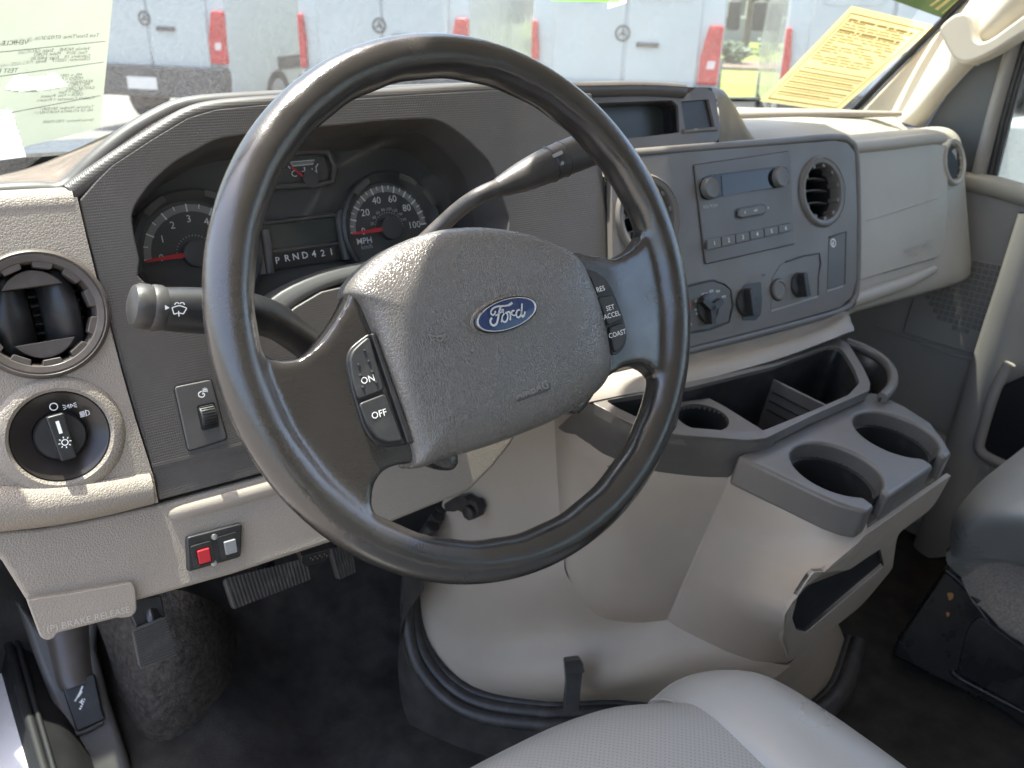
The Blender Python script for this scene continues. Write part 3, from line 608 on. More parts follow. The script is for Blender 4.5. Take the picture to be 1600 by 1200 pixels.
tube('defroster_edge', [Vector((x, .40-.12*max(0, (x-.55)/.5)**2, .064)) for x in (.46, .6, .75, .9, .99)], [.006, .007, .007, .006, .004], M['tan_smooth'], dash, 10, 4)
# glovebox / passenger airbag door
gd = D.U([(1333, 237), (1400, 230), (1462, 224), (1476, 229), (1480, 244), (1481, 330), (1476, 388), (1466, 402), (1400, 421), (1335, 441)])
gdo = plate('glovebox_door', D, rnd(gd, .006), -.008, .001, M['lid'], dash, bevel=.002, seg=3)
g = MB(); g.add(stroke_vf(D, rnd(gd, .006), .0022, -.0032, True, 1)); g.build('door_gap', M['char'], gdo, 0)
tube('brow', [D.w(*D.uv(a, b), -.001) for a, b in ((1333, 231), (1380, 226), (1430, 220), (1466, 216), (1477, 219))], [.0085, .009, .009, .008, .004], M['lid'], dash, 12, 4)
tube('crease_line', [D.w(*D.uv(a, b), .0005) for a, b in ((1353, 345), (1400, 330), (1464, 309))], [.0012, .0016, .0012], M['lid'], gdo, 8, 3)
fa_ = D.at(*D.uv(1434, 390), .001, math.atan2(D.uv(1462, 381)[1]-D.uv(1406, 399)[1], D.uv(1462, 381)[0]-D.uv(1406, 399)[0]))
M['lid_emb'] = mat('tan_embossed_faint', (.365, .33, .275), .42)
text('lettering', fa_, 'AIRBAG', 0, 0, .022, M['lid_emb'], gdo, h=.0006, sx=1.0)
# lower ledge under the airbag door
tube('lower_ledge', [D.w(*D.uv(a, b), -.004) for a, b in ((1331, 470), (1370, 457), (1420, 440), (1462, 420))], [.011, .011, .010, .007], M['lid'], dash, 12, 4)
plate('lower_ledge_panel', Frame((0, .19, 0), (0, -.80, -.6)), [(.66, .19), (.93, .13), (.95, .16), (.93, .20), (.66, .25)], -.02, .03, M['lid'], dash, bevel=.006) if False else None
# end vent on the curved right end
fe = Frame(D.w(*D.uv(1493, 253), -.0035), nD + Vector((.10, 0, 0)), (1, .1, 0))
vent(fe, .034, M['lid'], 'open', 'narrow-looking vent at the right end of the dash', .12)
lathe('vent_back', fe, [(.0262, -.002), (0, -.0019)], M['void'], dash, 30)

# --- centre stack plate
st = D.U([(948, 251), (1060, 240), (1200, 229), (1296, 221.5), (1316, 225), (1328, 240), (1331, 330), (1330, 438), (1323, 464), (1304, 481), (1200, 510), (1080, 540), (950, 572)]) 
RV = D.uv(1286, 299.5, .010); LV = (D.uv(1013, 328, .010)[0], RV[1])
sk = plate('centre_stack', D, rnd(st, [.004, 0, 0, 0, .004, .006, 0, .004, .006, .004, 0, 0, .004]), -.06, .008, M['stack'], dash, holes=[circ(*RV, .0445, 44), circ(*LV, .046, 44)], bevel=.004, seg=3)
tube('stack_frame', [D.w(*D.uv(a, b), .003) for a, b in ((930, 246), (1060, 235), (1200, 224), (1300, 216), (1322, 222), (1333, 242), (1336, 330), (1335, 440), (1327, 470), (1305, 487), (1200, 516), (1080, 546), (940, 580))], .0055, M['stack'], dash, 10, 4)
vent(D.at(*RV, .008), .0445, M['stack'], 'open', 'round vent with pale teeth right of the radio')
vent(D.at(*LV, .008), .046, M['stack'], 'open', 'round vent left of the radio behind the wheel rim')
# inner raised line of the left part
tube('stack_seam', [D.w(*D.uv(a, b), .008) for a, b in ((952, 300), (943, 275), (946, 268), (985, 258))] if False else [D.w(*D.uv(a, b), .0) for a, b in ((943, 276), (945, 340), (948, 410))], .0012, M['void'], dash, 6, 2)
# climate panel
c5 = lambda L: crop(1050, 380, .175, L)
rc = D.U(c5([(-60, 440), (120, 388), (345, 333), (400, 345), (520, 415), (505, 705), (150, 800), (-60, 850)]), .008)
cl = plate('climate_panel', D, rnd(rc, .003), .0078, .0088, M['char'], sk, bevel=.0004)
tube('climate_frame', [D.w(*D.uv(a, b, .008), .0085) for a, b in c5([(-60, 440), (120, 388), (345, 333), (400, 345), (520, 415), (505, 705), (150, 800)])], .0013, M['blk'], sk, 8, 2)
def knob(c, r, h, parent, m, rot=0., star=False):
    f = D.at(*c, .0085, rot); g = MB(); g.add(lathe_vf(f, [(r*1.05, 0), (r, h*.25), (r*.92, h*.3), (0, h*.3)], 30))
    if star:
        for k in range(3): g.add(prism(f.at(0, 0, 0, RAD(120*k+20)), rnd([(-r*.1, -r*.3), (r*1.12, -r*.2), (r*1.12, r*.2), (-r*.1, r*.3)], r*.1, 3), [], 0, h*.8))
    else: g.add(prism(f, rnd([(-r*.30, -r*.98), (r*.30, -r*.98), (r*.24, r*.98), (-r*.24, r*.98)], r*.12, 3), [], 0, h))
    o = g.build('control_knob', m, parent); bev(o, .001, 2); return o
k1 = D.uv(*c5([(365, 580)])[0], .018); knob(k1, .0165, .014, sk, M['blk'], 0, True)
k0 = D.uv(*c5([(60, 640)])[0], .018); ko = knob(k0, .0165, .018, sk, M['blk'], .3)
g = MB()
for k, s in enumerate(('MAX A/C', 'NORM A/C', 'VENT', 'O/F', 'FLR', 'MIX')):
    x, y = c5([(228, 610), (238, 530), (290, 458), (350, 430), (410, 430), (462, 478)])[k]; g.add(text_vf(D, s.replace(' ', '\n'), *D.uv(x, y, .009), .0042, h=.0092))
x, y = c5([(165, 730)])[0]; g.add(text_vf(D, 'HI', *D.uv(x, y, .009), .004, h=.0092)); g.build('lettering', M['white'], cl, 0)
g = MB()
for a, b in (((140, 515), (165, 560)), ((150, 660), (160, 690))): 
    g.add(stroke_vf(D, [D.uv(*q, .009) for q in c5([a, b])], .0025, .0093, False, 1))
g.build('temperature_mark', M['red'], cl, 0)
# fan knob in its slot
fsl = D.U(c5([(620, 400), (660, 362), (790, 345), (800, 500), (790, 640), (740, 690), (625, 690)]), .008)
plate('knob_slot', D, rnd(fsl, .003), .0079, .0087, M['blk'], sk)
k2 = D.uv(*c5([(715, 525)])[0], .018); knob(k2, .0165, .013, sk, M['blk'], RAD(3))
g = MB(); u, v = D.uv(*c5([(770, 290)])[0]); g.add(stroke_vf(D, [(u-.003, v+.0015), (u, v-.0005), (u+.003, v+.0012)], .0012, .0085)); g.build('symbol', M['blk'], sk, 0)
# rear fan recess with button and knob
rr = D.U(c5([(880, 590), (890, 320), (960, 200), (1010, 165), (1310, 88), (1300, 470)]), .008)
plate('recess', D, rnd(rr, .004), .0078, .0086, M['stack'], sk)
tube('recess_shadow_line', [D.w(*D.uv(a, b, .008), .0085) for a, b in c5([(1010, 168), (1310, 90), (1302, 300), (1300, 465)])], .0012, M['blk'], sk, 6, 2)
tube('recess_lip', [D.w(*D.uv(a, b, .008), .0088) for a, b in c5([(875, 608), (1080, 545), (1295, 478)])], .0014, M['band'], sk, 6, 2)
k3_ = D.uv(*c5([(960, 415)])[0], .011); fq = D.at(*k3_, .0085); lathe('push_button', fq, [(.0125, 0), (.0125, .0035), (.0105, .0042), (.009, .003), (0, .0028)], M['stack'], sk, 30)
lathe('button_gap', fq, [(.0142, .0003), (.0125, .0004)], M['void'], sk, 30)
k4 = D.uv(*c5([(1190, 370)])[0], .018); knob(k4, .0155, .013, sk, M['blk'], RAD(3))
# narrow switch column at the right
sw = D.U([(1295, 371), (1321, 362), (1319, 444), (1292, 452)], .008)
so_ = plate('switch_blank', D, rnd(sw, .002), .0078, .0088, M['char'], sk, bevel=.0004)
tube('switch_frame', [D.w(*D.uv(a, b, .008), .0086) for a, b in ((1295, 371), (1321, 362), (1319, 444))], .0012, M['blk'], sk, 6, 1)
tube('switch_lip', [D.w(*D.uv(a, b, .008), .0088) for a, b in ((1291, 455), (1305, 451), (1316, 447))], .0012, M['band'], sk, 6, 2)
g = MB(); u, v = D.uv(1302, 379.5, .009); g.add(stroke_vf(D, circ(u, v, .005, 16), .0012, .009, True, 1)); g.add(stroke_vf(D, [(u-.002, v-.003), (u+.002, v+.003)], .0012, .009, False, 1)); g.add(stroke_vf(D, [(u-.003, v+.001), (u+.001, v-.002)], .001, .009, False, 1)); g.build('symbol', M['white'], so_, 0)
# rounded shelf below the stack
top_ = [(880, 596), (960, 574), (1060, 548), (1200, 515), (1290, 490), (1318, 480), (1328, 488)]
crs = [(880, 612), (960, 598), (1060, 580), (1200, 545), (1285, 517), (1318, 498), (1329, 500)]
btm = [(880, 640), (960, 622), (1060, 604), (1200, 567), (1285, 536), (1318, 524), (1329, 520)]
mid = [((a[0]+b[0])/2, a[1]*.35+b[1]*.65) for a, b in zip(top_, crs)]
loft('shelf', [[D.w(*D.uv(*q), -.004) for q in top_], [D.w(*D.uv(*q, .018), .018) for q in mid], [D.w(*D.uv(*q, .040), .040) for q in crs],
               [D.w(*D.uv(*q, .048), .048) for q in btm], [D.w(*D.uv(*q, .048), .048)+Vector((0, .07, -.012)) for q in btm]], M['taupe'], dash, 4, 4)

# --- display pod on top of the stack
PD = D.at(0, 0, -.02)
po = PD.U([(900, 148), (960, 139.5), (1102, 136), (1117, 145), (1126, 199), (1125, 216), (1117, 223), (994, 232.5), (935, 237), (905, 240)])
disp = rnd(PD.U([(930, 161), (1050, 156.5), (1060, 165), (1062, 207), (985, 216), (930, 221)]), .003); cub = rnd(PD.U([(1064, 158.5), (1107, 155), (1117, 198), (1071, 204)]), .002)
pod = plate('display_pod', PD, rnd(po, .006), -.012, 0, M['stack'], dash, holes=[disp, cub], bevel=.003, seg=3)
loft('pod_roof', [[PD.w(*PD.uv(*q), -.002) for q in ((900, 148), (960, 139.5), (1030, 137), (1102, 136), (1117, 145), (1126, 199), (1125, 218))],
                  [PD.w(*PD.uv(*q), -.03)+Vector((.01, 0, -.004)) for q in ((900, 146), (960, 138), (1030, 136), (1108, 136), (1124, 147), (1135, 190), (1140, 222))],
                  [Vector((q.x+dx, q.y+.09, q.z+dz)) for q, dx, dz in zip([PD.w(*PD.uv(*q), 0) for q in ((900, 148), (960, 139.5), (1030, 137), (1102, 136), (1117, 145), (1126, 199), (1125, 218))], (0, 0, 0, .035, .075, .10, .10), (-.01, -.01, -.012, -.016, -.024, -.02, .0))]], M['char'], pod, 4, 4)
loft('pod_skirt', [[PD.w(*PD.uv(*q), -.001) for q in ((1100, 136), (1117, 145), (1124, 175), (1126, 199), (1124, 222))], [atY(*q, .265) for q in ((1118, 137), (1134, 148), (1142, 172), (1150, 198), (1160, 226))], [atY(*q, .29) for q in ((1130, 141), (1147, 163), (1157, 182), (1169, 204), (1188, 228))], [atY(*q, .36) for q in ((1132, 143), (1150, 168), (1160, 190), (1172, 212), (1190, 235))]], M['dark'], pod, 4, 4)
plate('display_screen', PD, PD.U([(922, 158), (1066, 152), (1068, 214), (925, 224)]), -.03, -.026, M['lcd_g'], pod)
loft('display_recess', [[PD.w(u, v, -.004) for u, v in disp], [PD.w(u, v, -.028) for u, v in disp]], M['blk'], pod, 1, 1, closed=True)
loft('cubby', [[PD.w(u, v, -.004) for u, v in cub], [PD.w(u*.985+.007, v*.9+.009, -.05) for u, v in cub]], M['blk'], pod, 1, 1, closed=True, caps=True)
tube('cubby_lip', [PD.w(*PD.uv(a, b), .001) for a, b in ((1066, 206), (1090, 204), (1119, 202))], .0022, M['stack'], pod, 8, 3)

# ================================================================== radio
rq = D.U([(1083, 258.5), (1232, 237), (1240.5, 381), (1101, 412.5)], .008); cu = sum(p[0] for p in rq)/4; cv = sum(p[1] for p in rq)/4
RD = D.at(cu, cv, .008); rad = thing('car_radio', 'grey car radio with two round knobs and a dark display', 'radio', RD.o)
rq = [(a-cu, b-cv) for a, b in rq]; R_ = lambda x, y, h=0: RD.uv(x, y, h); ql = lambda L: crop(1060, 220, .175, L)
M['radio'] = mat('radio_grey', (.11, .104, .097), .45, 'fine', 1600, .08, .0002)
plate('faceplate', RD, rnd(rq, .002), -.006, .0025, M['radio'], rad, bevel=.001)
g = MB(); g.add(stroke_vf(RD, rnd(rq, .002), .0018, .0006, True, 1)); g.build('face_gap', M['void'], rad, 0)
bar = rnd(RD.U(ql([(180, 400), (215, 330), (290, 305), (900, 225), (975, 240), (985, 380), (930, 412), (400, 490), (260, 535), (200, 510)]), .0025), .004)
plate('display_surround', RD, bar, .0024, .0036, M['rgloss'], rad, bevel=.0006)
plate('display', RD, rnd(RD.U(ql([(385, 310), (840, 252), (850, 415), (395, 495)]), .004), .001), .003, .0042, M['lcd'], rad)
for (x, y), r in (((315, 415), .0122), ((940, 320), .0122)):
    fq = RD.at(*R_(*ql([(x, y)])[0], .012), .003); k = lathe('knob', fq, [(r, 0), (r*.98, .006), (r*.9, .0082), (r*.5, .0074), (0, .007)], M['radio'], rad, 40)
for y0, y1 in (((280), (330)), ((365), (410))):
    pass
for c in ((868, 288), (878, 378)):
    fq = RD.at(*R_(*ql([c])[0]), .003); b = plate('key', fq, rnd(rect(0, 0, .0085, .0105), .001), 0, .0022, M['radio'], rad, bevel=.0006); g = MB(); g.add(stroke_vf(fq, [(-.0015, .001), (.001, .0015), (.0005, -.001)], .0007, .0024)); g.build('symbol', M['white'], b, 0)
text('lettering', RD, 'VOL·PUSH', *R_(*ql([(268, 588)])[0]), .0052, M['grey'], rad, h=.0029)
sk_ = rnd(RD.U(ql([(500, 620), (525, 600), (745, 560), (780, 575), (782, 640), (750, 668), (540, 705), (505, 690)]), .003), .002)
plate('seek_well', RD, sk_, .0024, .0029, M['blk'], rad); mu = [sum(p[i] for p in sk_)/len(sk_) for i in (0, 1)]
s_ = plate('seek_button', RD, [(mu[0]+(a-mu[0])*.86, mu[1]+(b-mu[1])*.74) for a, b in sk_], .0024, .006, M['radio'], rad, bevel=.0012)
g = MB()
for c in ((560, 645), (765, 605)): u, v = R_(*ql([c])[0]); sg = -1 if c[0] < 600 else 1; g.add(stroke_vf(RD, [(u-sg*.001, v+.0014), (u+sg*.0012, v), (u-sg*.001, v-.0014)], .0007, .0062, False, 1))
u, v = R_(*ql([(655, 628)])[0]); g.add(text_vf(RD, 'SEEK', u, v, .0034, h=.0062)); g.build('symbol', M['white'], s_, 0)
pw = rnd(RD.U(ql([(228, 930), (255, 885), (990, 730), (1018, 745), (1020, 790), (990, 812), (270, 980), (232, 965)]), .003), .002); plate('preset_well', RD, pw, .0024, .0029, M['blk'], rad)
e0 = [(245, 885), (1010, 738)]; e1 = [(250, 975), (1014, 800)]
for k in range(6):
    t0, t1 = k/6+.006, (k+1)/6-.006; L = lambda E, t: (E[0][0]+(E[1][0]-E[0][0])*t, E[0][1]+(E[1][1]-E[0][1])*t)
    q = RD.U(ql([L(e1, t0), L(e1, t1), L(e0, t1), L(e0, t0)]), .004); b = plate('preset_button', RD, rnd(q, .001), .0024, .0058, M['radio'], rad, bevel=.0008)
    text('numeral', RD, str(k+1), sum(p[0] for p in q)/4, sum(p[1] for p in q)/4, .0068, M['white'], b, h=.006)

# ================================================================== instrument cluster
K = D.at(0, 0, -.08); clu = thing('instrument_cluster', 'dark instrument cluster with tachometer, speedometer and red needles', 'gauges', K.w(-.03, 0))
k3 = lambda L: crop(400, 220, .2, L); k2_ = lambda L: crop(200, 220, .2, L)
plate('backplate', K, [(u*1.02, v*1.02) for u, v in inner], -.012, -.004, M['clus'], clu)
def gauge(c, R, n, nums, red_at, label, minor=1, size=.011):
    f = K.at(*c, 0); g = lathe('gauge', f, [(R*1.32, -.004), (R*1.30, .010), (R*1.24, .012), (R*1.12, .004), (R*1.08, -.002), (0, -.0025)], M['clus'], clu, 64); g['label'] = label
    b = MB()
    for k in range(48):
        a0, a1 = RAD(180-180*k/48), RAD(180-180*(k+1)/48); i = len(b.V)
        b.V += [f.w(r*math.cos(a), r*math.sin(a), -.0015) for a in (a0, a1) for r in (R*.86, R)]; b.F.append((i, i+1, i+3, i+2))
    b.build('scale_band', M['band'], g, 0); b = MB()
    for k in range(n*(minor+1)+1):
        a = RAD(180-180*k/(n*(minor+1))); big = k % (minor+1) == 0
        b.add(stroke_vf(f, [((R*.85 if big else R*.92)*math.cos(a), (R*.85 if big else R*.92)*math.sin(a)), (R*1.01*math.cos(a), R*1.01*math.sin(a))], .0013 if big else .0009, -.0008, False, 1))
    for val, s in nums:
        a = RAD(180-180*val/n); b.add(text_vf(f, s, R*.68*math.cos(a), R*.68*math.sin(a)+(.001 if 0 < val < n else 0), size*.86, h=-.0008))
    b.build('scale', M['white'], g, 0)
    b = MB()
    for k in range(19): a = RAD(180-10*k); b.add(stroke_vf(f, [(R*.36*math.cos(a), R*.36*math.sin(a)), (R*.385*math.cos(a), R*.385*math.sin(a))], .0007, -.0008, False, 1))
    if n == 10:
        for k, s in enumerate(('20', '40', '60', '80', '100', '120', '140', '160')): a = RAD(180-19.8*(k+1)); b.add(text_vf(f, s, R*.45*math.cos(a), R*.45*math.sin(a), .0042, h=-.0008))
    b.build('inner_scale', M['grey'], g, 0)
    a = RAD(180-180*red_at/n+1.5); nf = f.at(0, 0, .004, a)
    plate('needle', nf, [(R*.14, -R*.055), (R*1.02, -R*.025), (R*1.02, R*.025), (R*.14, R*.055)], 0, .0012, M['red'], g)
    lathe('needle_hub', f, [(R*.28, -.002), (R*.27, .006), (R*.2, .007), (0, .007)], M['clus'], g, 30)
    arc = MB()
    for a0, a1 in ((18, 40), (50, 74), (112, 135)):
        for k in range(6):
            b0, b1 = RAD(a0+(a1-a0)*k/6), RAD(a0+(a1-a0)*(k+1)/6); i = len(arc.V); arc.V += [f.w(r*math.cos(q), r*math.sin(q), .0125 if r < R*1.2 else .0128) for q in (b0, b1) for r in (R*1.14, R*1.27)]; arc.F.append((i, i+1, i+3, i+2))
    arc.build('tell_tale', M['char'], g, 0)
    return f, g
s0, s1 = K.uv(*k3([(745, 722)])[0]), K.uv(*k3([(1330, 645)])[0]); sc = ((s0[0]+s1[0])/2, (s0[1]+s1[1])/2); SR = abs(s1[0]-s0[0])/2
fs, gs_ = gauge(sc, SR, 10, [(0, '0'), (2, '20'), (4, '40'), (6, '60'), (8, '80'), (10, '100')], 0, 'speedometer marked 0 to 100 MPH', 1, SR*.27)
g = MB(); g.add(text_vf(fs, 'MPH', -SR*.70, -SR*.22, SR*.20, h=-.0008, bold=.01)); g.build('lettering', M['white'], gs_, 0); g = MB(); g.add(text_vf(fs, 'km/h', -SR*.66, -SR*.36, SR*.15, h=-.0008)); g.build('lettering', M['grey'], gs_, 0)
t0 = K.uv(*k2_([(128, 970)])[0]); t3 = K.uv(*k2_([(437, 510)])[0]); tc_ = (t3[0]+.002, t0[1]+.004); TR = t3[1]-tc_[1]; TR = (TR + (tc_[0]-t0[0]))/2
gauge(tc_, TR, 6, [(k, str(k)) for k in range(7)], 0, 'tachometer marked 0 to 6', 1, TR*.24)
# temperature box
bx = K.U(k3([(-60, 130), (535, 100), (575, 310), (-60, 360)])); tb = plate('small_gauge_box', K, bx, -.004, .001, M['clus'], clu, bevel=.001)
tube('box_rim', [K.w(*K.uv(*q), .002) for q in k3([(-60, 112), (300, 98), (560, 92), (590, 320), (300, 350), (-60, 378)])], .003, M['char'], clu, 8, 2)
g = MB(); g.add(stroke_vf(K, K.U(k3([(262, 170), (450, 153), (438, 185), (282, 200), (262, 170)])), .0007, .002, False, 1)); g.add(stroke_vf(K, K.U(k3([(480, 182), (460, 212)])), .001, .002, False, 1)); g.add(stroke_vf(K, K.U(k3([(245, 200), (262, 220)])), .001, .002, False, 1))
g.add(text_vf(K, 'H', *K.uv(*k3([(452, 242)])[0]), .0085, h=.002)); g.add(text_vf(K, 'C', *K.uv(*k3([(292, 262)])[0]), .0085, h=.002)); g.add(stroke_vf(K, K.U(k3([(372, 208), (375, 235)])), .0011, .002, False, 1)); g.add(stroke_vf(K, K.U(k3([(352, 242), (398, 238)])), .0009, .002, False, 1)); g.build('scale', M['white'], tb, 0)
g = MB(); i = K.U(k3([(270, 178), (443, 160), (434, 183), (286, 197)])); g.add(([K.w(u, v, .0018) for u, v in i], [(0, 1, 2, 3)])); g.build('scale_band', M['band'], tb, 0)
plate('needle', K, K.U(k3([(258, 212), (266, 206), (362, 276), (352, 292)])), .004, .005, M['red'], tb)
fq = K.at(*K.uv(*k3([(415, 300)])[0]), 0); lathe('needle_hub', fq, [(.0085, .0015), (.008, .006), (0, .0065)], M['clus'], tb, 24)
# information display and gear strip
lc = K.U(k3([(-20, 675), (625, 597), (642, 782), (-20, 862)])); ld = plate('information_display', K, lc, -.004, .0008, M['lcd_g'], clu)
for L in ([(-20, 655), (640, 575)], [(-20, 885), (655, 800)]): tube('display_rim', [K.w(*K.uv(*q), .001) for q in k3(L)], .0022, M['char'], clu, 8, 2)
gp = plate('gear_strip', K, K.U(k3([(90, 895), (655, 815), (690, 930), (110, 1010)])), -.004, .0008, M['blk'], clu)
for s, x, y in (('P', 165, 938), ('R', 240, 920), ('N', 308, 908), ('D', 380, 897), ('4', 450, 887), ('2', 519, 880), ('1', 585, 870)):
    text('letter', K, s, *K.uv(*k3([(x, y)])[0]), .0088, M['white'], gp, h=.0012, bold=.012)
for x, y in ((30, 960),): 
    q = K.U(k3([(-5, 890), (45, 885), (70, 1040), (25, 1045)])); plate('tell_tale_block', K, q, -.004, .004, M['band'], clu)
for L in ([(62, 700), (104, 1040)], [(660, 560), (640, 620), (700, 930)]): tube('cluster_rib', [K.w(*K.uv(*q), .003) for q in k3(L)], .0045, M['char'], clu, 8, 3)
plate('lower_trim', K, [(-.16, -.085), (.16, -.085), (.16, -.052), (-.16, -.052)], -.003, .03, M['clus'], clu, bevel=.01)
plate('cluster_lens', Frame(D.w(0, .03, -.052), D.n + D.y*(-.22)), [(u*.962, (min(v, .108)-.03)*.98) for u, v in opening], -.001, 0, M['lens'], clu)
# ================================================================== engine cover with console
eng = thing('engine_cover', 'tan engine cover with charcoal bin and cup holders between the seats', 'console', (.36, .1, -.62))
CN = Frame(CP + ray(1307, 731.07)*.85, (.048, -.16, .986)); cR = .0445
c1 = CN.uv(1307, 731.07); c2 = CN.uv(1399.7, 677.0)
# cup platform: outline with two open notched rings
P1, P2 = Vector(CN.uv(1354, 799)), Vector(CN.uv(1488, 708)); fdir = (P2-P1).normalized(); fn = Vector((fdir.y, -fdir.x))
if fn.dot(P1-Vector(c1)) < 0: fn = -fn
dd = (Vector(CN.uv(1379, 782))-Vector(c1)).normalized(); hw = .0138; pp = Vector((-dd.y, dd.x))
if pp.dot(fdir) > 0: pp = -pp                                     # pp points back towards P1
def notch(c):
    c = Vector(c); d0 = math.asin(hw/cR); out = []
    def hit(q): t = (P1-q).dot(fn)/dd.dot(fn); return tuple(q+dd*t)
    out.append(hit(c+pp*hw))
    n = 40
    for i in range(n+1):
        a = d0+(2*math.pi-2*d0)*i/n; out.append(tuple(c + dd*cR*math.cos(a) + pp*cR*math.sin(a)))
    out.append(hit(c-pp*hw)); return out
lft = CN.U([(1358, 612), (1270, 654), (1195, 690), (1152, 712), (1166, 719), (1210, 740), (1270, 769), (1306, 785), (1332, 794)])
rgt = CN.U([(1478, 690), (1456, 661), (1414, 634), (1372, 614)])
otl = lft + [tuple(P1)] + notch(c1) + notch(c2) + [tuple(P2)] + rgt
M['tray'] = mat('tray_grey', (.105, .096, .086), .36, 'fine', 1600, .1, .0002, dust=.05)
plate('cup_platform', CN, otl, -.034, 0, M['tray'], eng, bevel=.004, seg=3)
for c in (c1, c2):
    f = CN.at(*c, 0); lathe('cup_holder', f, [(cR+.0005, -.006), (cR, -.018), (cR-.0035, -.019), (cR-.006, -.075), (0, -.077)], M['blk'], eng, 56); lathe('cup_base_ring', f, [(cR-.010, -.0745), (cR-.012, -.072), (cR-.014, -.0745)], M['char'], eng, 48)
# slot floors
for c in (c1, c2):
    q = Vector(c); hh = lambda p: tuple(p+dd*((P1-p).dot(fn)/dd.dot(fn)-.0015)); plate('notch_floor', CN, [tuple(q+pp*hw+dd*.036), tuple(q-pp*hw+dd*.036), hh(q-pp*hw), hh(q+pp*hw)][::-1], -.036, -.028, M['tray'], eng)
# bin rim
RM = CN.at(0, 0, .012)
ro = RM.U([(922, 623), (1072, 599), (1210, 563), (1296, 531), (1312, 531), (1326, 540), (1348, 576), (1359, 600), (1358, 612), (1270, 651), (1196, 687), (1168, 690), (1060, 682), (994, 668), (960, 650), (925, 632)])
ri = RM.U([(945, 628), (1078, 607), (1210, 574), (1292, 543), (1308, 544), (1318, 552), (1334, 578), (1342, 600), (1325, 619), (1270, 643), (1194, 674), (1168, 678), (1060, 669), (994, 654), (965, 640)])
roR, riR = rnd(ro, .005, 4), rnd(ri, .006, 4)
plate('bin_rim', RM, roR, -.010, .002, M['tray'], eng, holes=[riR], bevel=.003, seg=3)
mc = [sum(p[i] for p in ri)/len(ri) for i in (0, 1)]
loft('bin_well', [[RM.w(u, v, -.003) for u, v in riR], [RM.w(mc[0]+(u-mc[0])*.97, mc[1]+(v-mc[1])*.97, -.03) for u, v in riR], [RM.w(mc[0]+(u-mc[0])*.92, mc[1]+(v-mc[1])*.9, -.10) for u, v in riR], [RM.w(*mc, -.101) for u, v in riR]], M['blk'], eng, 1, 2, closed=True)
tube('bin_ledge', [RM.w(*RM.uv(*q, -.022), -.022) for q in ((980, 622), (1102, 618), (1210, 592), (1290, 561))], .0016, M['char'], eng, 8, 4)
a, b = RM.uv(1212, 594, -.018), RM.uv(1293, 634, -.018); dv = (Vector(b)-Vector(a)).normalized(); nv_ = Vector((-dv.y, dv.x))*.002; ae = Vector(a)-dv*.004; be = Vector(b)+dv*.01
dvd = plate('bin_divider', RM, [tuple(ae-nv_), tuple(be-nv_), tuple(be+nv_), tuple(ae+nv_)], -.095, -.018, M['tray'], eng, bevel=.001)
for k in range(3): 
    q = -.032-.012*k; plate('divider_rib', RM, [tuple(ae+dv*.006-nv_*1.6), tuple(be-dv*.012-nv_*1.6), tuple(be-dv*.012-nv_), tuple(ae+dv*.006-nv_)], q-.0015, q, M['blk'], eng)
# small side holder in the left of the bin
sh = RM.U([(1000, 652), (1062, 628), (1108, 622), (1134, 636), (1150, 646), (1192, 672), (1168, 677), (1062, 667)], -.014); sc_ = RM.uv(1098, 652, -.014)
plate('side_holder', RM, sh, -.02, -.014, M['tray'], eng, holes=[circ(*sc_, .030, 30, .026)], bevel=.0015); lathe('side_well', RM.at(*sc_, 0), [(.030, -.016), (.028, -.075), (0, -.076)], M['void'], eng, 36, .87)
# outer wall of the bin down to the tan body
wt = [(925, 632), (960, 650), (994, 668), (1060, 682), (1168, 690), (1196, 687), (1215, 680)]; wb = [(883, 676), (925, 700), (964, 718), (1027, 737), (1138, 753), (1165, 752), (1185, 745)]
wt2 = [(915, 628)]+wt; wb2 = [(872, 668)]+wb
loft('bin_wall', [[RM.w(*RM.uv(*q), 0) for q in wt2], [RM.w(*RM.uv(*q, -.018), -.018) for q in [((a[0]*.62+b[0]*.38), (a[1]*.62+b[1]*.38)) for a, b in zip(wt2, wb2)]], [CN.w(*CN.uv(*q, -.042), -.042) for q in wb2]], M['char'], eng, 4, 3)
# second pocket on the passenger side
po_ = [(1322, 535), (1345, 543), (1372, 557), (1388, 572), (1395, 588), (1392, 606), (1378, 622)]
tube('side_pocket_rim', [RM.w(*RM.uv(*q, -.006), -.006) for q in po_], .0062, M['tray'], eng, 12, 4)
loft('side_pocket', [[RM.w(*RM.uv(*q, -.006), -.006) for q in po_], [RM.w(*RM.uv(*q, -.006), -.10) for q in po_]], M['blk'], eng, 4, 1, thick=.003)
plate('side_pocket_floor', RM, RM.U(po_+[(1350, 606), (1325, 560)], -.006), -.05, -.045, M['void'], eng)

# ---- tan console box
T = {q: CN.w(*CN.uv(*q, h), h) for q, h in (((872, 668), -.042), ((883, 676), -.042), ((964, 718), -.042), ((1027, 737), -.042), ((1138, 753), -.040), ((1210, 791), -.034), ((1264, 818), -.034), ((1300, 828), -.034), ((1351, 836), -.034), ((1486, 742), -.034))}
ZB = -.45
B = lambda x, y, z=ZB: atZ(x, y, z)
mixp = lambda a, b, t: a*(1-t)+b*t
tp = [T[k] for k in ((883, 676), (964, 718), (1027, 737), (1138, 753), (1210, 791), (1264, 818), (1300, 828), (1351, 836))]
bt = [B(884, 900, -.40), B(935, 946, -.43), B(985, 960, -.44), B(1042, 969), B(1120, 1010), B(1170, 1028), B(1204, 1035), B(1233, 1034)]
ra, rb, rc_ = T[(1351, 836)], T[(1486, 742)], B(1233, 1034)
nR = (rb-ra).cross(rc_-ra).normalized(); nR = nR if nR.dot(CP-ra) > 0 else -nR
onF = lambda x, y: onplane(x, y, ra, nR)
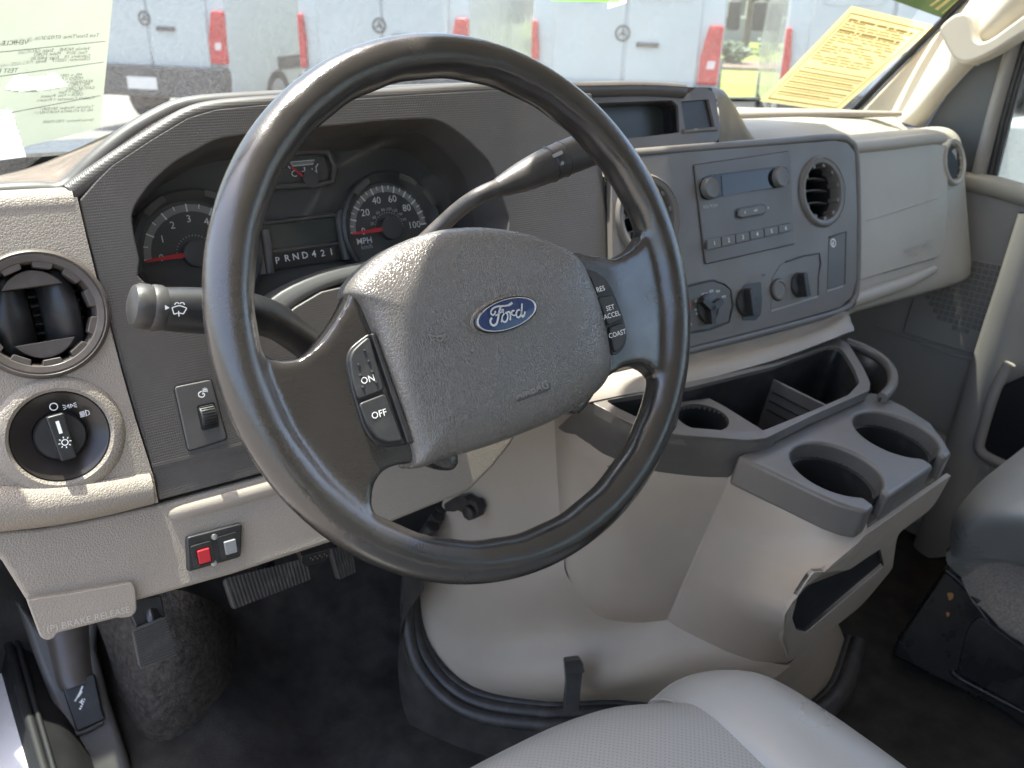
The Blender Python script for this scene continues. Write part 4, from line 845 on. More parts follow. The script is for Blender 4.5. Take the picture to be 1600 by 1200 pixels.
m1, m2 = [mixp(a, b, .30) for a, b in zip(tp, bt)], [mixp(a, b, .68) for a, b in zip(tp, bt)]
m1[7], m2[7] = onF(1293, 888)+nR*.0004, onF(1226, 960)+nR*.0004; 
for m_ in (m1, m2):
    bul = nR*.004
    for k_, t_ in ((4, .28), (5, .56), (6, .80)): m_[k_] = mixp(m_[3], m_[7], t_) + bul*(4*t_*(1-t_))
ext = lambda r: [r[0]+Vector((.03, .06, 0))]+r[:3]+[mixp(r[2], r[3], .86), r[3], mixp(r[3], r[4], .18)]+r[4:]
tp, m1, m2, bt = ext(tp), ext(m1), ext(m2), ext(bt)
loft('console_side', [[p + Vector((.006, .010, .022)) for p in tp], tp, m1, m2, bt, [q+Vector((.02, .03, -.05)) for q in bt]], M['tan_smooth'], eng, 4, 4)
# rear face with map slot
FR_ = Frame(ra, nR, rb-ra)
face = FR_.U([(1351, 836), (1486, 742), (1457, 793), (1404, 832), (1400, 845), (1394, 888), (1347, 945), (1290, 990), (1233, 1034), (1222, 1000), (1228, 958), (1255, 918), (1297, 886), (1330, 862)])
slot = rnd(FR_.U([(1270, 894), (1326, 890), (1375, 857), (1381, 884), (1260, 988), (1244, 984), (1237, 966), (1246, 930)]), .006)
M['face'] = mat('console_face_tan', (.43, .385, .31), .5, 'fine', 1200, .15, .0002, dust=.15)
plate('console_face', FR_, rnd(face, [.002, .003, .02, .015, .01, .01, .02, 0, .004, .004, .006, .006, .006, .004]), -.0045, .0005, M['tan_smooth'], eng, holes=[slot], bevel=.0015, seg=2)
sm = [sum(p[i] for p in slot)/len(slot) for i in (0, 1)]
loft('map_slot', [[FR_.w(u, v, -.001) for u, v in slot], [FR_.w(u, v, -.0042) for u, v in slot], [FR_.w(*sm, -.0043) for u, v in slot]], M['void'], eng, 1, 1, closed=True)


# ---- left flank of the engine cover, swelling down to the rubber seal
PWp, PWn = Vector((.245, .13, 0)), Vector((-.957, -.29, .10)); pwl = lambda x, y: onplane(x, y, PWp, PWn)
E0 = T[(872, 668)]
rowsE = [[pwl(x, y) for x, y in r] for r in (
    [(720, 640), (770, 640), (820, 640), (860, 640), (884, 640)],
    [(700, 720), (760, 715), (810, 710), (850, 705), (884, 700)],
    [(690, 792), (740, 790), (790, 787), (840, 782), (884, 778)],
    [(657, 850), (705, 850), (765, 850), (830, 850), (884, 846)],
    [(649, 930), (705, 930), (775, 925), (840, 915), (886, 900)])]
rowsE.append([atZ(668, 1010, -.585)] + [mixp(atZ(x, y, -.585), atZ(x, y, -.45), t) for x, y, t in ((722, 1008, .15), (795, 1000, .4), (880, 975, .75), (940, 947, 1.1))])
for r in ([(735, 1075), (785, 1062), (855, 1042), (950, 1005), (1040, 968)], [(850, 1097), (885, 1088), (945, 1068), (1030, 1035), (1122, 1010)], [(965, 1095), (995, 1086), (1045, 1070), (1105, 1050), (1200, 1034)], [(1080, 1110), (1110, 1100), (1150, 1085), (1200, 1065), (1236, 1040)]):
    rowsE.append([atZ(x, y, -.62+.17*k/4) for k, (x, y) in enumerate(r)])
loft('cover_flank', rowsE, M['tan_smooth'], eng, 4, 4)
rr_ = [[atZ(1205, 1060, -.5), atZ(1240, 1030, -.46), atZ(1275, 995, -.46), atZ(1300, 960, -.46)], [atZ(1215, 1085, -.55), atZ(1255, 1060, -.54), atZ(1288, 1030, -.54), atZ(1312, 980, -.54)], [atZ(1235, 1110, -.63), atZ(1268, 1096, -.63), atZ(1297, 1065, -.63), atZ(1320, 1000, -.63)]]
loft('cover_rear', rr_, M['tan_smooth'], eng, 5, 4)
seal = [r[0] for r in rowsE[2:]]
for k, (r, off) in enumerate(((.007, (-.003, -.004, 0)), (.009, (-.011, -.010, -.004)), (.009, (-.023, -.018, -.010)))):
    tube('rubber_seal', [p+Vector(off) for p in seal], r, M['rubber'], eng, 12, 5)
for r, off in ((.010, 0), (.014, .022)): tube('rubber_seal', [atZ(x+off*600, y+off*300, -.63) for x, y in ((1326, 1000), (1304, 1068), (1272, 1104), (1230, 1122))], r, M['rubber'], eng, 10, 4)
loft('seal_skirt', [[p+Vector((-.004, 0, .004)) for p in seal], [p+Vector((-.022, -.016, -.008)) for p in seal], [p+Vector((-.036, -.026, -.03)) for p in seal], [p+Vector((-.045, -.03, -.09)) for p in seal]], M['carpet'], eng, 4, 3)
# black latches
lt = MB(); f1 = Frame(pwl(735, 795) + PWn*.012, PWn, (0, -1, 0))
lt.add(prism(f1, rnd([f1.uv(*q) for q in crop(560, 680, .25, [(555, 420), (620, 380), (680, 375), (700, 400), (750, 405), (770, 450), (755, 510), (710, 525), (675, 505), (680, 480), (640, 460), (620, 470), (560, 465)])], .002, 3), [], -.008, .006))
o = lt.build('latch', M['blk'], eng); bev(o, .0015)
lk = lathe('latch_knob', f1.at(*f1.uv(740, 797), .006), [(.009, 0), (.008, .006), (0, .007)], M['blk'], eng, 20)
f2 = Frame(atZ(892, 1060, -.515), Vector((-.5, -.75, .45)), (1, -.6, 0)); o = plate('latch', f2, rnd(f2.U([(881, 1030), (905, 1027), (911, 1035), (907, 1066), (903, 1110), (880, 1110), (884, 1066)]), .003, 3), -.01, .008, M['blk'], eng, bevel=.003)
plate('latch_tab', f2, rnd(f2.U([(880, 1029), (906, 1026), (912, 1046), (882, 1048)]), .002, 3), .004, .014, M['blk'], eng, bevel=.003)
# ================================================================== floor, toe board and the lower left
FZ = -.70
fl = Frame((0, 0, FZ), (0, 0, 1))
rows = []
for y, z in ((-1.9, FZ), (-1.0, FZ), (-.4, FZ), (0, FZ), (.25, FZ), (.40, FZ+.01), (.50, FZ+.08), (.58, FZ+.22), (.66, FZ+.42), (.70, FZ+.62)):
    rows.append([(x, y, z + (.008*math.sin(x*19+y*23)+.006*math.sin(x*41-y*31)) + (.10*math.exp(-((x+.18)/.09)**2-((y-.42)/.16)**2))) for x in (-.5, -.42, -.35, -.28, -.22, -.16, -.1, -.02, .06, .14, .25, .4, .55, .7, .85, 1.0, 1.12)])
flo = loft('floor', rows, M['carpet'], None, 3, 4, thick=.02); tag(flo, 'black carpeted cab floor and toe board', kind='structure')
g = MB(); rng = random.Random(4)
crumbs = [(776, 1114), (614, 1132), (620, 1142), (395, 1176), (397, 1063), (300, 1040), (520, 1030), (460, 1150), (690, 1120), (560, 1180), (1430, 1050), (1380, 1000)]
for x, y in crumbs:
    p = atZ(x, y, FZ+.012); f = Frame(p, (0, 0, 1), (1, rng.random(), 0)); s_ = .0016+rng.random()*.002; g.add(prism(f, [(-s_, -s_*.6), (s_, -s_*.5), (s_*.8, s_*.7), (-s_*.6, s_)], [], 0, .002))
g.build('crumbs', M['face'], None); tag(bpy.data.objects['crumbs'], 'small pale crumbs scattered on the black carpet', kind='stuff')
# wheel-arch hump covered in worn brown-black carpet
hp = lambda x, y, z: atZ(x, y, z)
hr = [[hp(140, 950, -.44), hp(190, 930, -.43), hp(250, 920, -.43), hp(310, 930, -.45), hp(360, 960, -.56), hp(395, 985, -.70)],
      [hp(165, 1010, -.51), hp(205, 1000, -.47), hp(270, 985, -.465), hp(335, 990, -.51), hp(378, 1010, -.62), hp(410, 1030, -.73)],
      [hp(182, 1070, -.57), hp(215, 1070, -.52), hp(285, 1060, -.52), hp(345, 1060, -.57), hp(382, 1070, -.66), hp(408, 1085, -.73)],
      [hp(195, 1130, -.63), hp(235, 1140, -.585), hp(295, 1125, -.585), hp(348, 1115, -.63), hp(378, 1120, -.69), hp(400, 1128, -.73)],
      [hp(222, 1190, -.69), hp(255, 1190, -.655), hp(300, 1175, -.655), hp(340, 1160, -.68), hp(362, 1160, -.71), hp(380, 1165, -.735)],
      [hp(240, 1235, -.73), hp(275, 1235, -.71), hp(310, 1220, -.71), hp(335, 1205, -.72), hp(352, 1195, -.73), hp(366, 1195, -.74)]]
tag(loft('wheel_arch_hump', hr, M['mat'], None, 5, 5), 'worn brown-black carpeted hump below the parking brake pedal', 'wheel arch')
# dark side trim (cowl panel) with hood release, sill strip and painted sill
KP = Frame(atZ(120, 1190, -.6), (-.05, -.75, .66))
ct = thing('cowl_trim', 'dark cowl side trim beside the hood release lever', 'trim panel', KP.w(0, 0, -.02))
plate('side_trim', KP, KP.U([(20, 930), (70, 985), (110, 960), (155, 955), (150, 1010), (170, 1090), (200, 1180), (215, 1235), (120, 1240), (90, 1120), (55, 1030)]), -.05, 0, M['char'], ct, bevel=.012, seg=3)
loft('trim_column', [[KP.w(*KP.uv(*q), h) for q, h in zip(r, (-.01, .012, .012, -.012))] for r in ([(62, 980), (75, 960), (118, 950), (152, 945)], [(72, 1020), (90, 1030), (125, 1020), (152, 1010)], [(82, 1060), (98, 1066), (130, 1058), (156, 1046)], [(90, 1080), (104, 1078), (134, 1068), (160, 1056)])], M['bezel'], ct, 5, 4)
hr_ = plate('hood_release', KP, rnd(KP.U([(97, 1074), (148, 1052), (160, 1110), (165, 1124), (120, 1144)]), .004), -.004, .010, M['blk'], ct, bevel=.004, seg=3)
g = MB(); kq = lambda L: KP.U(crop(0, 960, .2, L), .011)
g.add(stroke_vf(KP, kq([(645, 560), (625, 610), (585, 680), (615, 640), (640, 600)]), .0018, .0108, False, 1)); g.add(stroke_vf(KP, kq([(622, 690), (645, 660), (635, 695)]), .0016, .0108, False, 1)); 
for k in range(5): g.add(stroke_vf(KP, kq([(622+k*9, 742-k*19), (632+k*8, 730-k*17)]), .0022, .0108, False, 1))
g.build('symbol', M['white'], hr_, 0)
tube('trim_step', [KP.w(*KP.uv(*q), .002) for q in ((118, 1147), (135, 1141), (160, 1128))], .004, M['char'], ct, 8, 3)
# sill: black weatherstrip and painted body
wsx = [(-60, 800), (-20, 900), (8, 990), (36, 1090), (62, 1180), (85, 1260)]
loft('sill_strip', [[atZ(x-22, y+16, -.56) for x, y in wsx], [atZ(x, y, -.53) for x, y in wsx], [atZ(x+28, y-4, -.54) for x, y in wsx], [atZ(x+55, y-10, -.56) for x, y in wsx], [atZ(x+75, y-14, -.60) for x, y in wsx]], M['strip'], shell, 4, 4)
tube('weatherstrip', [atZ(x+2, y+6, -.53) for x, y in wsx], .0055, M['strip'], shell, 10, 4); tube('weatherstrip', [atZ(x+16, y+2, -.528) for x, y in wsx], .003, M['strip'], shell, 8, 4)
loft('painted_sill', [[atZ(x-18, y+12, -.555) for x, y in wsx], [atZ(x-70, y+30, -.57) for x, y in wsx], [atZ(x-200, y+60, -.60) for x, y in wsx], [atZ(x-260, y+60, -.9) for x, y in wsx]], M['paint'], shell, 4, 3)
# firewall behind the dash, so no daylight comes through below it
fwp = Frame((.34, .72, 0), (0, -1, 0)); plate('firewall', fwp, [(-.86, -.75), (.80, -.75), (.80, .02), (-.86, .02)], -.03, 0, M['carpet'], shell)
plate('cowl', Frame((.34, .86, -.02), (0, 0, 1)), [(-.86, -.34), (.84, -.34), (.84, .30), (-.86, .30)], -.02, 0, M['blk'], shell)
plate('side_wall', Frame((-.455, .2, 0), (1, 0, 0), (0, 1, 0)), [(.15, -.9), (.55, -.9), (.55, .0), (.22, .0)], -.03, 0, M['char'], shell)
lp = wpt(-.43, .03); 
# driver's windshield pillar, a sliver at top left
pts = [wpt(-.40+.10*t, .0+.65*t, .01) + Vector((-.035, -.02, 0)) for t in (0, .25, .5, .75, 1)]
dp_ = tube('pillar_trim', pts, [.035]*5, M['mat'], None, 12, 4); tag(dp_, 'brown pillar edge at the far upper left', 'pillar')

# ---- pedals
def ribbed(name, label, px, plane, ribs, axis, thick=.012, curve=0.):
    t = thing(name, label, 'pedal', plane.w(*plane.uv(*px[0])))
    q = plane.U(px); pad = plate('pad', plane, rnd(q, .005), -thick, 0, M['pedal'], t, bevel=.002)
    g = MB()
    for k in range(ribs):
        s0, s1 = (k+.30)/ribs, (k+.75)/ribs
        L = lambda a, b, s: (a[0]+(b[0]-a[0])*s, a[1]+(b[1]-a[1])*s)
        if axis == 0: c = [L(q[0], q[1], s0), L(q[0], q[1], s1), L(q[3], q[2], s1), L(q[3], q[2], s0)]
        else: c = [L(q[0], q[3], s0), L(q[1], q[2], s0), L(q[1], q[2], s1), L(q[0], q[3], s1)]
        g.add(prism(plane, c, [], -.001, .0025))
    g.build('ribs', M['pedal'], pad); return t
pf = Frame(atY(240, 1000, .27), (0, -.86, .5)); 
t = ribbed('parking_brake_pedal', 'small ribbed parking brake pedal below the brake release lever', [(207, 985), (258, 963), (276, 1024), (219, 1046)], pf, 15, 1)
tube('arm', [pf.w(*pf.uv(244, 975), -.01), atY(236, 955, .30), atY(225, 930, .34), atY(220, 900, .38)], [.007, .008, .009, .01], M['frame'], t, 8, 4); plate('bracket', pf, pf.U([(195, 940), (255, 930), (262, 966), (215, 982)]), -.03, -.012, M['frame'], t, bevel=.002)
bf = Frame(atY(420, 910, .34), (0, -.80, .6)); t = ribbed('brake_pedal', 'wide ribbed brake pedal under the knee panel', [(349, 905), (478, 872), (486, 905), (365, 952)], bf, 22, 0); t.location = t.location
tube('arm', [bf.w(*bf.uv(420, 905), -.01), atY(415, 880, .40), atY(410, 850, .46)], [.01, .011, .012], M['frame'], t, 8, 4)
af = Frame(atY(535, 880, .36), (0, -.85, .52)); t = ribbed('accelerator_pedal', 'narrow accelerator pedal right of the brake pedal', [(515, 858), (548, 850), (556, 894), (529, 906)], af, 7, 0)
tube('arm', [af.w(*af.uv(535, 870), -.01), atY(530, 850, .42), atY(528, 830, .47)], [.008, .008, .008], M['frame'], t, 8, 4)
# diagnostic connector under the knee panel
dc_ = Frame(D.w(*D.uv(497, 876), -.02), (0, -.8, -.35)); t = thing('diagnostic_port', 'small black diagnostic socket under the knee panel edge', 'connector', dc_.o)
plate('housing', dc_, rnd(dc_.U([(471, 870), (516, 858), (516, 868), (508, 878), (478, 886), (470, 880)]), .002), -.02, 0, M['blk'], t, bevel=.001)
for k in range(8): 
    x, y = 485+3.6*k, 871.5-1.0*k; f = dc_.at(*dc_.uv(x, y + (3.5 if k % 2 else 0)), 0); plate('pin', f, rect(0, 0, .0011, .0016), -.001, .0006, M['screw'], t)
# ================================================================== seats
def cushion(name, rows, m, parent, nu=5, nv=5, thick=0): return loft(name, rows, m, parent, nu, nv, thick=thick)
ds_ = thing('driver_seat', 'light grey leather driver seat with perforated centre, nearest the camera', 'seat', (-.06, -.45, -.62))
ZS = -.295
# plan: front edge along y=-.12, right edge x=.215
def seat_rows(x0, x1, yf, z, depth=.55, crown=.018):
    R = []
    for k, (dy, dz) in enumerate(((.010, -.17), (.012, -.10), (.002, -.045), (-.022, -.012), (-.06, .0), (-.16, -.004), (-.32, -.02), (-depth, -.035))):
        R.append([(x, yf+dy - .03*(abs((x-(x0+x1)/2)/((x1-x0)/2))**4), z+dz + crown*(1-((x-(x0+x1)/2)/((x1-x0)/2))**2)) for x in np.linspace(x0, x1, 9)])
    return R
cushion('centre_cushion', seat_rows(-.27, .086, -.103, ZS+.010, .55, .006), M['perf'], ds_)
def bolster(px, w0, w1, yf, z, par, m, side=1):
    R = []
    for dy, dz, g in ((-.02, -.16, .75), (.006, -.10, .92), (.004, -.045, 1.), (-.028, -.008, 1.), (-.07, .010, 1.), (-.18, .014, 1.), (-.34, .004, 1.), (-.55, -.01, 1.)):
        R.append([(px+side*q*(w1-w0)*(g if q > .5 else 1), yf+dy-.035*max(0, q-.3)**1.5, z+dz+h) for q, h in ((-.04, -.016), (0, -.004), (.12, .004), (.35, .010), (.6, .006), (.82, -.010), (.96, -.045), (1.0, -.09), (.97, -.16))])
    return loft('side_bolster', R, m, par, 4, 4)
bolster(.082, 0, .108, -.118, ZS, ds_, M['leather'])
tube('seam', [(.083, y, ZS+z+.016) for y, z in ((-.128, -.036), (-.15, -.019), (-.19, -.013), (-.28, -.016), (-.5, -.03))], .0012, M['doorgrey'], ds_, 6, 4)
bx_ = MB(); F0 = Frame((-.03, -.42, -.58), (0, 0, 1)); bx_.box(F0, -.22, .22, -.24, .24, -.12, .10); o = bx_.build('seat_base', M['frame'], ds_); bev(o, .01)

ps = thing('passenger_seat', 'light grey leather passenger seat on black steel box at the right edge', 'seat', (.83, -.4, -.65))
sl_ = lambda x, y, z: atZ(x, y, z)
# leather top, leather front band and fuzzy side, laid out from the visible outline
tprow = [[sl_(1486, 868, -.44), sl_(1484, 830, -.40), sl_(1497, 795, -.365), sl_(1530, 755, -.34), sl_(1575, 718, -.325), sl_(1640, 670, -.315), sl_(1740, 610, -.31)],
         [sl_(1500, 872, -.435), sl_(1507, 835, -.375), sl_(1525, 800, -.335), sl_(1562, 765, -.315), sl_(1610, 730, -.305), sl_(1680, 690, -.30), sl_(1780, 640, -.30)],
         [sl_(1530, 872, -.42), sl_(1545, 836, -.365), sl_(1575, 808, -.32), sl_(1615, 785, -.30), sl_(1670, 760, -.295), sl_(1740, 730, -.292), sl_(1840, 690, -.29)],
         [sl_(1600, 880, -.41), sl_(1615, 850, -.36), sl_(1650, 830, -.32), sl_(1700, 815, -.30), sl_(1760, 800, -.292), sl_(1830, 780, -.29), sl_(1930, 750, -.288)],
         [sl_(1720, 930, -.40), sl_(1740, 905, -.36), sl_(1775, 890, -.33), sl_(1820, 880, -.31), sl_(1880, 870, -.30), sl_(1950, 860, -.295), sl_(2050, 840, -.29)]]
loft('cushion', tprow, M['leather'], ps, 5, 5)
loft('front_band', [[sl_(1480, 862, -.445), sl_(1503, 846, -.415), sl_(1540, 835, -.385), sl_(1600, 838, -.375), sl_(1720, 905, -.37)], [sl_(1480, 880, -.47), sl_(1506, 866, -.44), sl_(1542, 862, -.42), sl_(1602, 868, -.41), sl_(1722, 935, -.41)], [sl_(1505, 905, -.50), sl_(1520, 893, -.475), sl_(1550, 880, -.455), sl_(1604, 890, -.445), sl_(1724, 955, -.44)]], M['leather'], ps, 5, 4)
tube('seam', [sl_(1480, 861, -.444), sl_(1503, 845, -.414), sl_(1540, 834, -.384), sl_(1600, 837, -.374), sl_(1720, 904, -.37)], .002, M['char'], ps, 6, 4)
loft('side_panel', [[sl_(1502, 905, -.50), sl_(1520, 884, -.465), sl_(1550, 876, -.45), sl_(1604, 888, -.44), sl_(1724, 950, -.43)], [sl_(1520, 940, -.535), sl_(1545, 935, -.52), sl_(1580, 930, -.51), sl_(1625, 940, -.50), sl_(1740, 1010, -.49)], [sl_(1560, 985, -.57), sl_(1590, 1000, -.575), sl_(1615, 1020, -.58), sl_(1650, 1040, -.58), sl_(1760, 1100, -.58)]], M['fuzz'], ps, 6, 6)
# steel box below: front corner post, side plate with pressed panel
FB = Frame(sl_(1450, 1010, -.62), (-.93, -.30, .22), (.3, -.93, 0))
M['frameb'] = M['frame']
sb_ = plate('seat_box', FB, FB.U([(1476, 888), (1502, 905), (1560, 985), (1620, 1040), (1700, 1130), (1700, 1210), (1560, 1110), (1470, 1065), (1392, 1025), (1400, 1000)]), -.25, 0, M['frame'], ps, bevel=.006)
plate('pressed_panel', FB, rnd(FB.U([(1495, 1050), (1510, 985), (1530, 960), (1700, 1090), (1700, 1160), (1600, 1108)]), .01), -.001, .003, M['frame'], ps, bevel=.002)
tube('box_rail', [FB.w(*FB.uv(*q), .004) for q in ((1488, 1046), (1500, 1058), (1560, 1090), (1640, 1132))], .004, M['frame'], ps, 8, 4)
tube('box_edge', [FB.w(*FB.uv(*q), .002) for q in ((1478, 890), (1500, 908), (1530, 940))], .004, M['frame'], ps, 8, 4)
for (x, y), s_ in (((1485, 932), .006), ((1481, 960), .0035)): plate('rust_spot', FB, cr([(FB.uv(x, y)[0]+s_*math.cos(a)*(.6+.3*math.sin(3*a)), FB.uv(x, y)[1]+s_*math.sin(a)) for a in (0, .9, 1.8, 2.7, 3.6, 4.5, 5.4)], True, 3), 0, .0004, M['rust'], ps)
# ================================================================== steering wheel
TW = RAD(23.42522); W = Frame((0, 0, 0), (0, -math.cos(TW), math.sin(TW)))
sw_ = thing('steering_wheel', 'black four-gap steering wheel with grey airbag pad and blue oval badge', 'steering wheel', (0, 0, 0))
# rim and spokes are one moulding: overlapping solids fused by remeshing
mb = MB(); Rr, rt = .1835, .0165; V, F = [], []; nA, nB = 160, 20
for i in range(nA):
    a = 2*math.pi*i/nA
    for j in range(nB):
        b = 2*math.pi*j/nB; k = 1-.06*max(0, math.cos(b-math.pi))*(0.5+.5*math.sin(a*26)) ; r = Rr+rt*math.cos(b)*.98*k
        V.append(W.w(r*math.cos(a), r*math.sin(a), rt*1.02*math.sin(b)))
for i in range(nA):
    for j in range(nB): F.append((i*nB+j, ((i+1) % nA)*nB+j, ((i+1) % nA)*nB+(j+1) % nB, i*nB+(j+1) % nB))
mb.add((V, F))
left = [(-.184, .022), (-.175, .006), (-.165, -.005), (-.153, -.0095), (-.140, -.0075), (-.124, .004), (-.108, .020), (-.094, .036), (-.06, .03), (-.05, -.10), (-.080, -.0955), (-.100, -.0925), (-.112, -.096), (-.119, -.107), (-.121, -.120), (-.116, -.136), (-.137, -.138), (-.175, -.085), (-.190, -.03)]
right = [(-u, v) for u, v in left]
right = [(.182, .064), (.173, .046), (.163, .033), (.151, .0245), (.138, .0205), (.122, .0185), (.095, .026), (.05, .03), (.05, -.09), (.09, -.074), (.112, -.0685), (.133, -.0715), (.147, -.083), (.1525, -.097), (.1505, -.114), (.143, -.130), (.160, -.125), (.185, -.06), (.19, 0)]
mb.add(prism(W, cr(left, True, 4), [], -.014, .006, lambda u, v: .004*min(1, max(0, (u+.17)/.05)))); mb.add(prism(W, cr(right[::-1], True, 4), [], -.014, .006, lambda u, v: .004*min(1, max(0, (.17-u)/.05))))
rim = mb.build('rim', M['vinyl'], sw_, 0)
m_ = rim.modifiers.new('fuse', 'REMESH'); m_.mode = 'VOXEL'; m_.voxel_size = .0026; m_.use_smooth_shade = True
m_ = rim.modifiers.new('smooth', 'SMOOTH'); m_.factor = .5; m_.iterations = 14
# airbag pad: a domed cover
pw_ = .012
ol = [W.uv(x, y, pw_) for x, y in ((548, 452), (562, 475), (585, 530), (610, 600), (632, 665), (645, 712), (651, 734), (700, 718), (760, 700), (820, 678), (880, 652), (930, 618), (952, 592), (957, 565), (948, 510), (930, 450), (905, 400), (870, 378), (830, 362), (780, 352), (735, 350), (680, 358), (620, 382), (572, 418))]
ol = cr(ol, True, 4); pcx = (sum(p[0] for p in ol)/len(ol), sum(p[1] for p in ol)/len(ol))
rings = [(1.0, -.012), (1.0, .004), (.994, .010), (.975, .0155), (.93, .0195), (.84, .0225), (.65, .0248), (.4, .0258), (.15, .0262)]
eu = max(abs(p[0]-pcx[0]) for p in ol)*.9; ev_ = max(abs(p[1]-pcx[1]) for p in ol)*.9
def mor(u, v, s):
    k = min(1, (1-s)*1.6); a = math.atan2((v-pcx[1])/ev_, (u-pcx[0])/eu); return (pcx[0]+((u-pcx[0])*(1-k)+eu*math.cos(a)*k)*s, pcx[1]+((v-pcx[1])*(1-k)+ev_*math.sin(a)*k)*s)
def ring(s, h): return [W.w(*mor(u, v, s), h - (.010*max(0, (v-.02)/.05)**2*s if v > .02 else 0)) for u, v in ol]
V, F = [], []; n = len(ol)
for s, h in rings: V += ring(s, h)
for k in range(len(rings)-1):
    for i in range(n): j = (i+1) % n; F.append((k*n+i, k*n+j, (k+1)*n+j, (k+1)*n+i))
V.append(W.w(*pcx, .0263)); c = len(V)-1
for i in range(n): F.append(((len(rings)-1)*n+i, (len(rings)-1)*n+(i+1) % n, c))
pad = mk('airbag_cover', V, F, M['pad'], sw_, 70); sub(pad, 1)
hp_ = .0262
# badge
ec = W.uv(790, 491.5, hp_); e0 = W.uv(741, 507.5, hp_); e1 = W.uv(839, 475, hp_); er = math.hypot(e1[0]-e0[0], e1[1]-e0[1])/2; ey_ = er*.40
FE_ = W.at(*ec, hp_-.001, math.atan2(e1[1]-e0[1], e1[0]-e0[0]))
bd = lathe('badge', FE_, [(er*1.12, -.001), (er*1.06, .0012), (er*1.0, .0016)], M['pad'], sw_, 64, .41)
lathe('badge_bezel', FE_, [(er*1.0, 0), (er*.985, .0028), (er*.96, .0034), (er*.935, .0028)], M['gloss'], bd, 64, .405)
lathe('badge_ring', FE_, [(er*.945, .0028), (er*.93, .0037), (er*.895, .0037), (er*.885, .003)], M['silver'], bd, 64, .40)
lathe('badge_field', FE_, [(er*.9, .003), (er*.5, .0036), (0, .0038)], M['blue'], bd, 64, .40)
b8 = lambda L: [FE_.uv(*q, .0046) for q in crop(730, 450, .075, L)]
g = MB()
for L, wd in (([(940, 303), (905, 335), (850, 362)], .0017), ([(870, 355), (790, 372), (700, 377), (620, 387), (545, 420), (497, 480), (502, 540), (540, 562), (575, 530), (590, 480)], .0012),
              ([(700, 382), (680, 450), (658, 540), (642, 640), (612, 740), (555, 780), (502, 752), (482, 690), (500, 642), (516, 622)], .0016), ([(590, 582), (630, 548), (700, 512), (745, 488), (755, 458), (732, 446), (720, 468), (735, 495), (765, 512)], .0009),
              ([(775, 530), (738, 585), (722, 650), (710, 715)], .0011), ([(728, 650), (748, 695), (792, 706), (832, 665), (846, 590), (826, 525), (790, 515)], .0013),
              ([(826, 525), (858, 495), (888, 512), (900, 580), (896, 672)], .0013), ([(904, 560), (930, 495), (965, 470), (982, 482)], .0013), ([(915, 520), (945, 560), (985, 572), (1020, 545)], .0010),
              ([(1100, 452), (1045, 470), (1022, 545), (1045, 608), (1092, 600), (1122, 545), (1130, 480)], .0013), ([(1142, 322), (1137, 430), (1132, 540), (1148, 596), (1182, 572), (1206, 490)], .0014)):
    g.add(stroke_vf(FE_, b8(L), wd, .0046, False, 6))
g.build('script_lettering', M['silver'], bd, 0)
# horn mark and AIRBAG lozenge pressed into the pad
M['emb'] = mat('pad_embossed', (.22, .205, .185), .4); g = MB(); h8 = lambda L: [W.uv(*q, hp_) for q in crop(520, 400, .3, L)]
for L in ([(497, 408), (510, 430), (508, 452), (515, 458)], [(500, 408), (530, 418), (580, 410), (586, 405)], [(512, 440), (535, 432)], [(540, 428), (552, 442), (568, 440), (574, 426), (562, 418), (545, 422), (540, 428)], [(580, 422), (586, 414)]): g.add(stroke_vf(W, h8(L), .0007, hp_+.0002, False, 4))
g.build('horn_mark', M['emb'], pad, 0)
a0, a1 = W.uv(811, 617, hp_-.0015), W.uv(852, 602, hp_-.0015); ang = math.atan2(a1[1]-a0[1], a1[0]-a0[0]); fa = W.at((a0[0]+a1[0])/2, (a0[1]+a1[1])/2, hp_-.0022, ang)
ln_ = math.hypot(a1[0]-a0[0], a1[1]-a0[1])+.010
M['padd'] = mat('pad_shadow', (.06, .056, .05), .45)
lz = plate('airbag_lozenge', fa, rnd(rect(0, 0, ln_, .0095), .0046, 6), -.002, .0006, M['padd'], pad, bevel=.0008)
text('lettering', fa, 'AIRBAG', 0, 0, .0088, M['emb'], pad, h=.0008, sx=.98, bold=.01)
# cruise switches
def switch_pod(outline, keys, label):
    f = W; o = [W.uv(*q, .011) for q in outline]; h = plate('switch_housing', W, rnd(o, .004), .002, .0115, M['blk'], sw_, bevel=.0015); h['label'] = label
    for k, (q, txt, sz, at) in enumerate(keys):
        kk = [W.uv(*p, .013) for p in q]; b = plate('switch_button', W, rnd(kk, .0028), .009, .0145, M['btn'], sw_, bevel=.0014, seg=3)
        e0_, e1_ = W.uv(at[0]-10, at[1]+3.4, .0145), W.uv(at[0]+10, at[1]-3.4, .0145); fr_ = W.at(*W.uv(*at, .0145), .0145, math.atan2(e1_[1]-e0_[1], e1_[0]-e0_[0])*.6)
        for i, line in enumerate(txt.split('|')): text('lettering', fr_, line, 0, -i*sz*1.05, sz, M['white'], b, h=.0003)
        yield b, k
L5 = lambda L: crop(530, 380, .3375, L)
lo_ = L5([(30, 545), (45, 490), (90, 450), (150, 408), (180, 440), (345, 925), (290, 940), (200, 945), (150, 915), (110, 850), (60, 690)])
kb = list(switch_pod(lo_, [(L5([(46, 540), (58, 500), (100, 460), (135, 432), (205, 680), (85, 725), (60, 640)]), 'ON', .0064, L5([(132, 632)])[0]), (L5([(88, 742), (208, 695), (292, 915), (225, 925), (175, 905), (125, 840)]), 'OFF', .0064, L5([(184, 792)])[0])], 'left cruise switch with ON and OFF'))
g = MB()
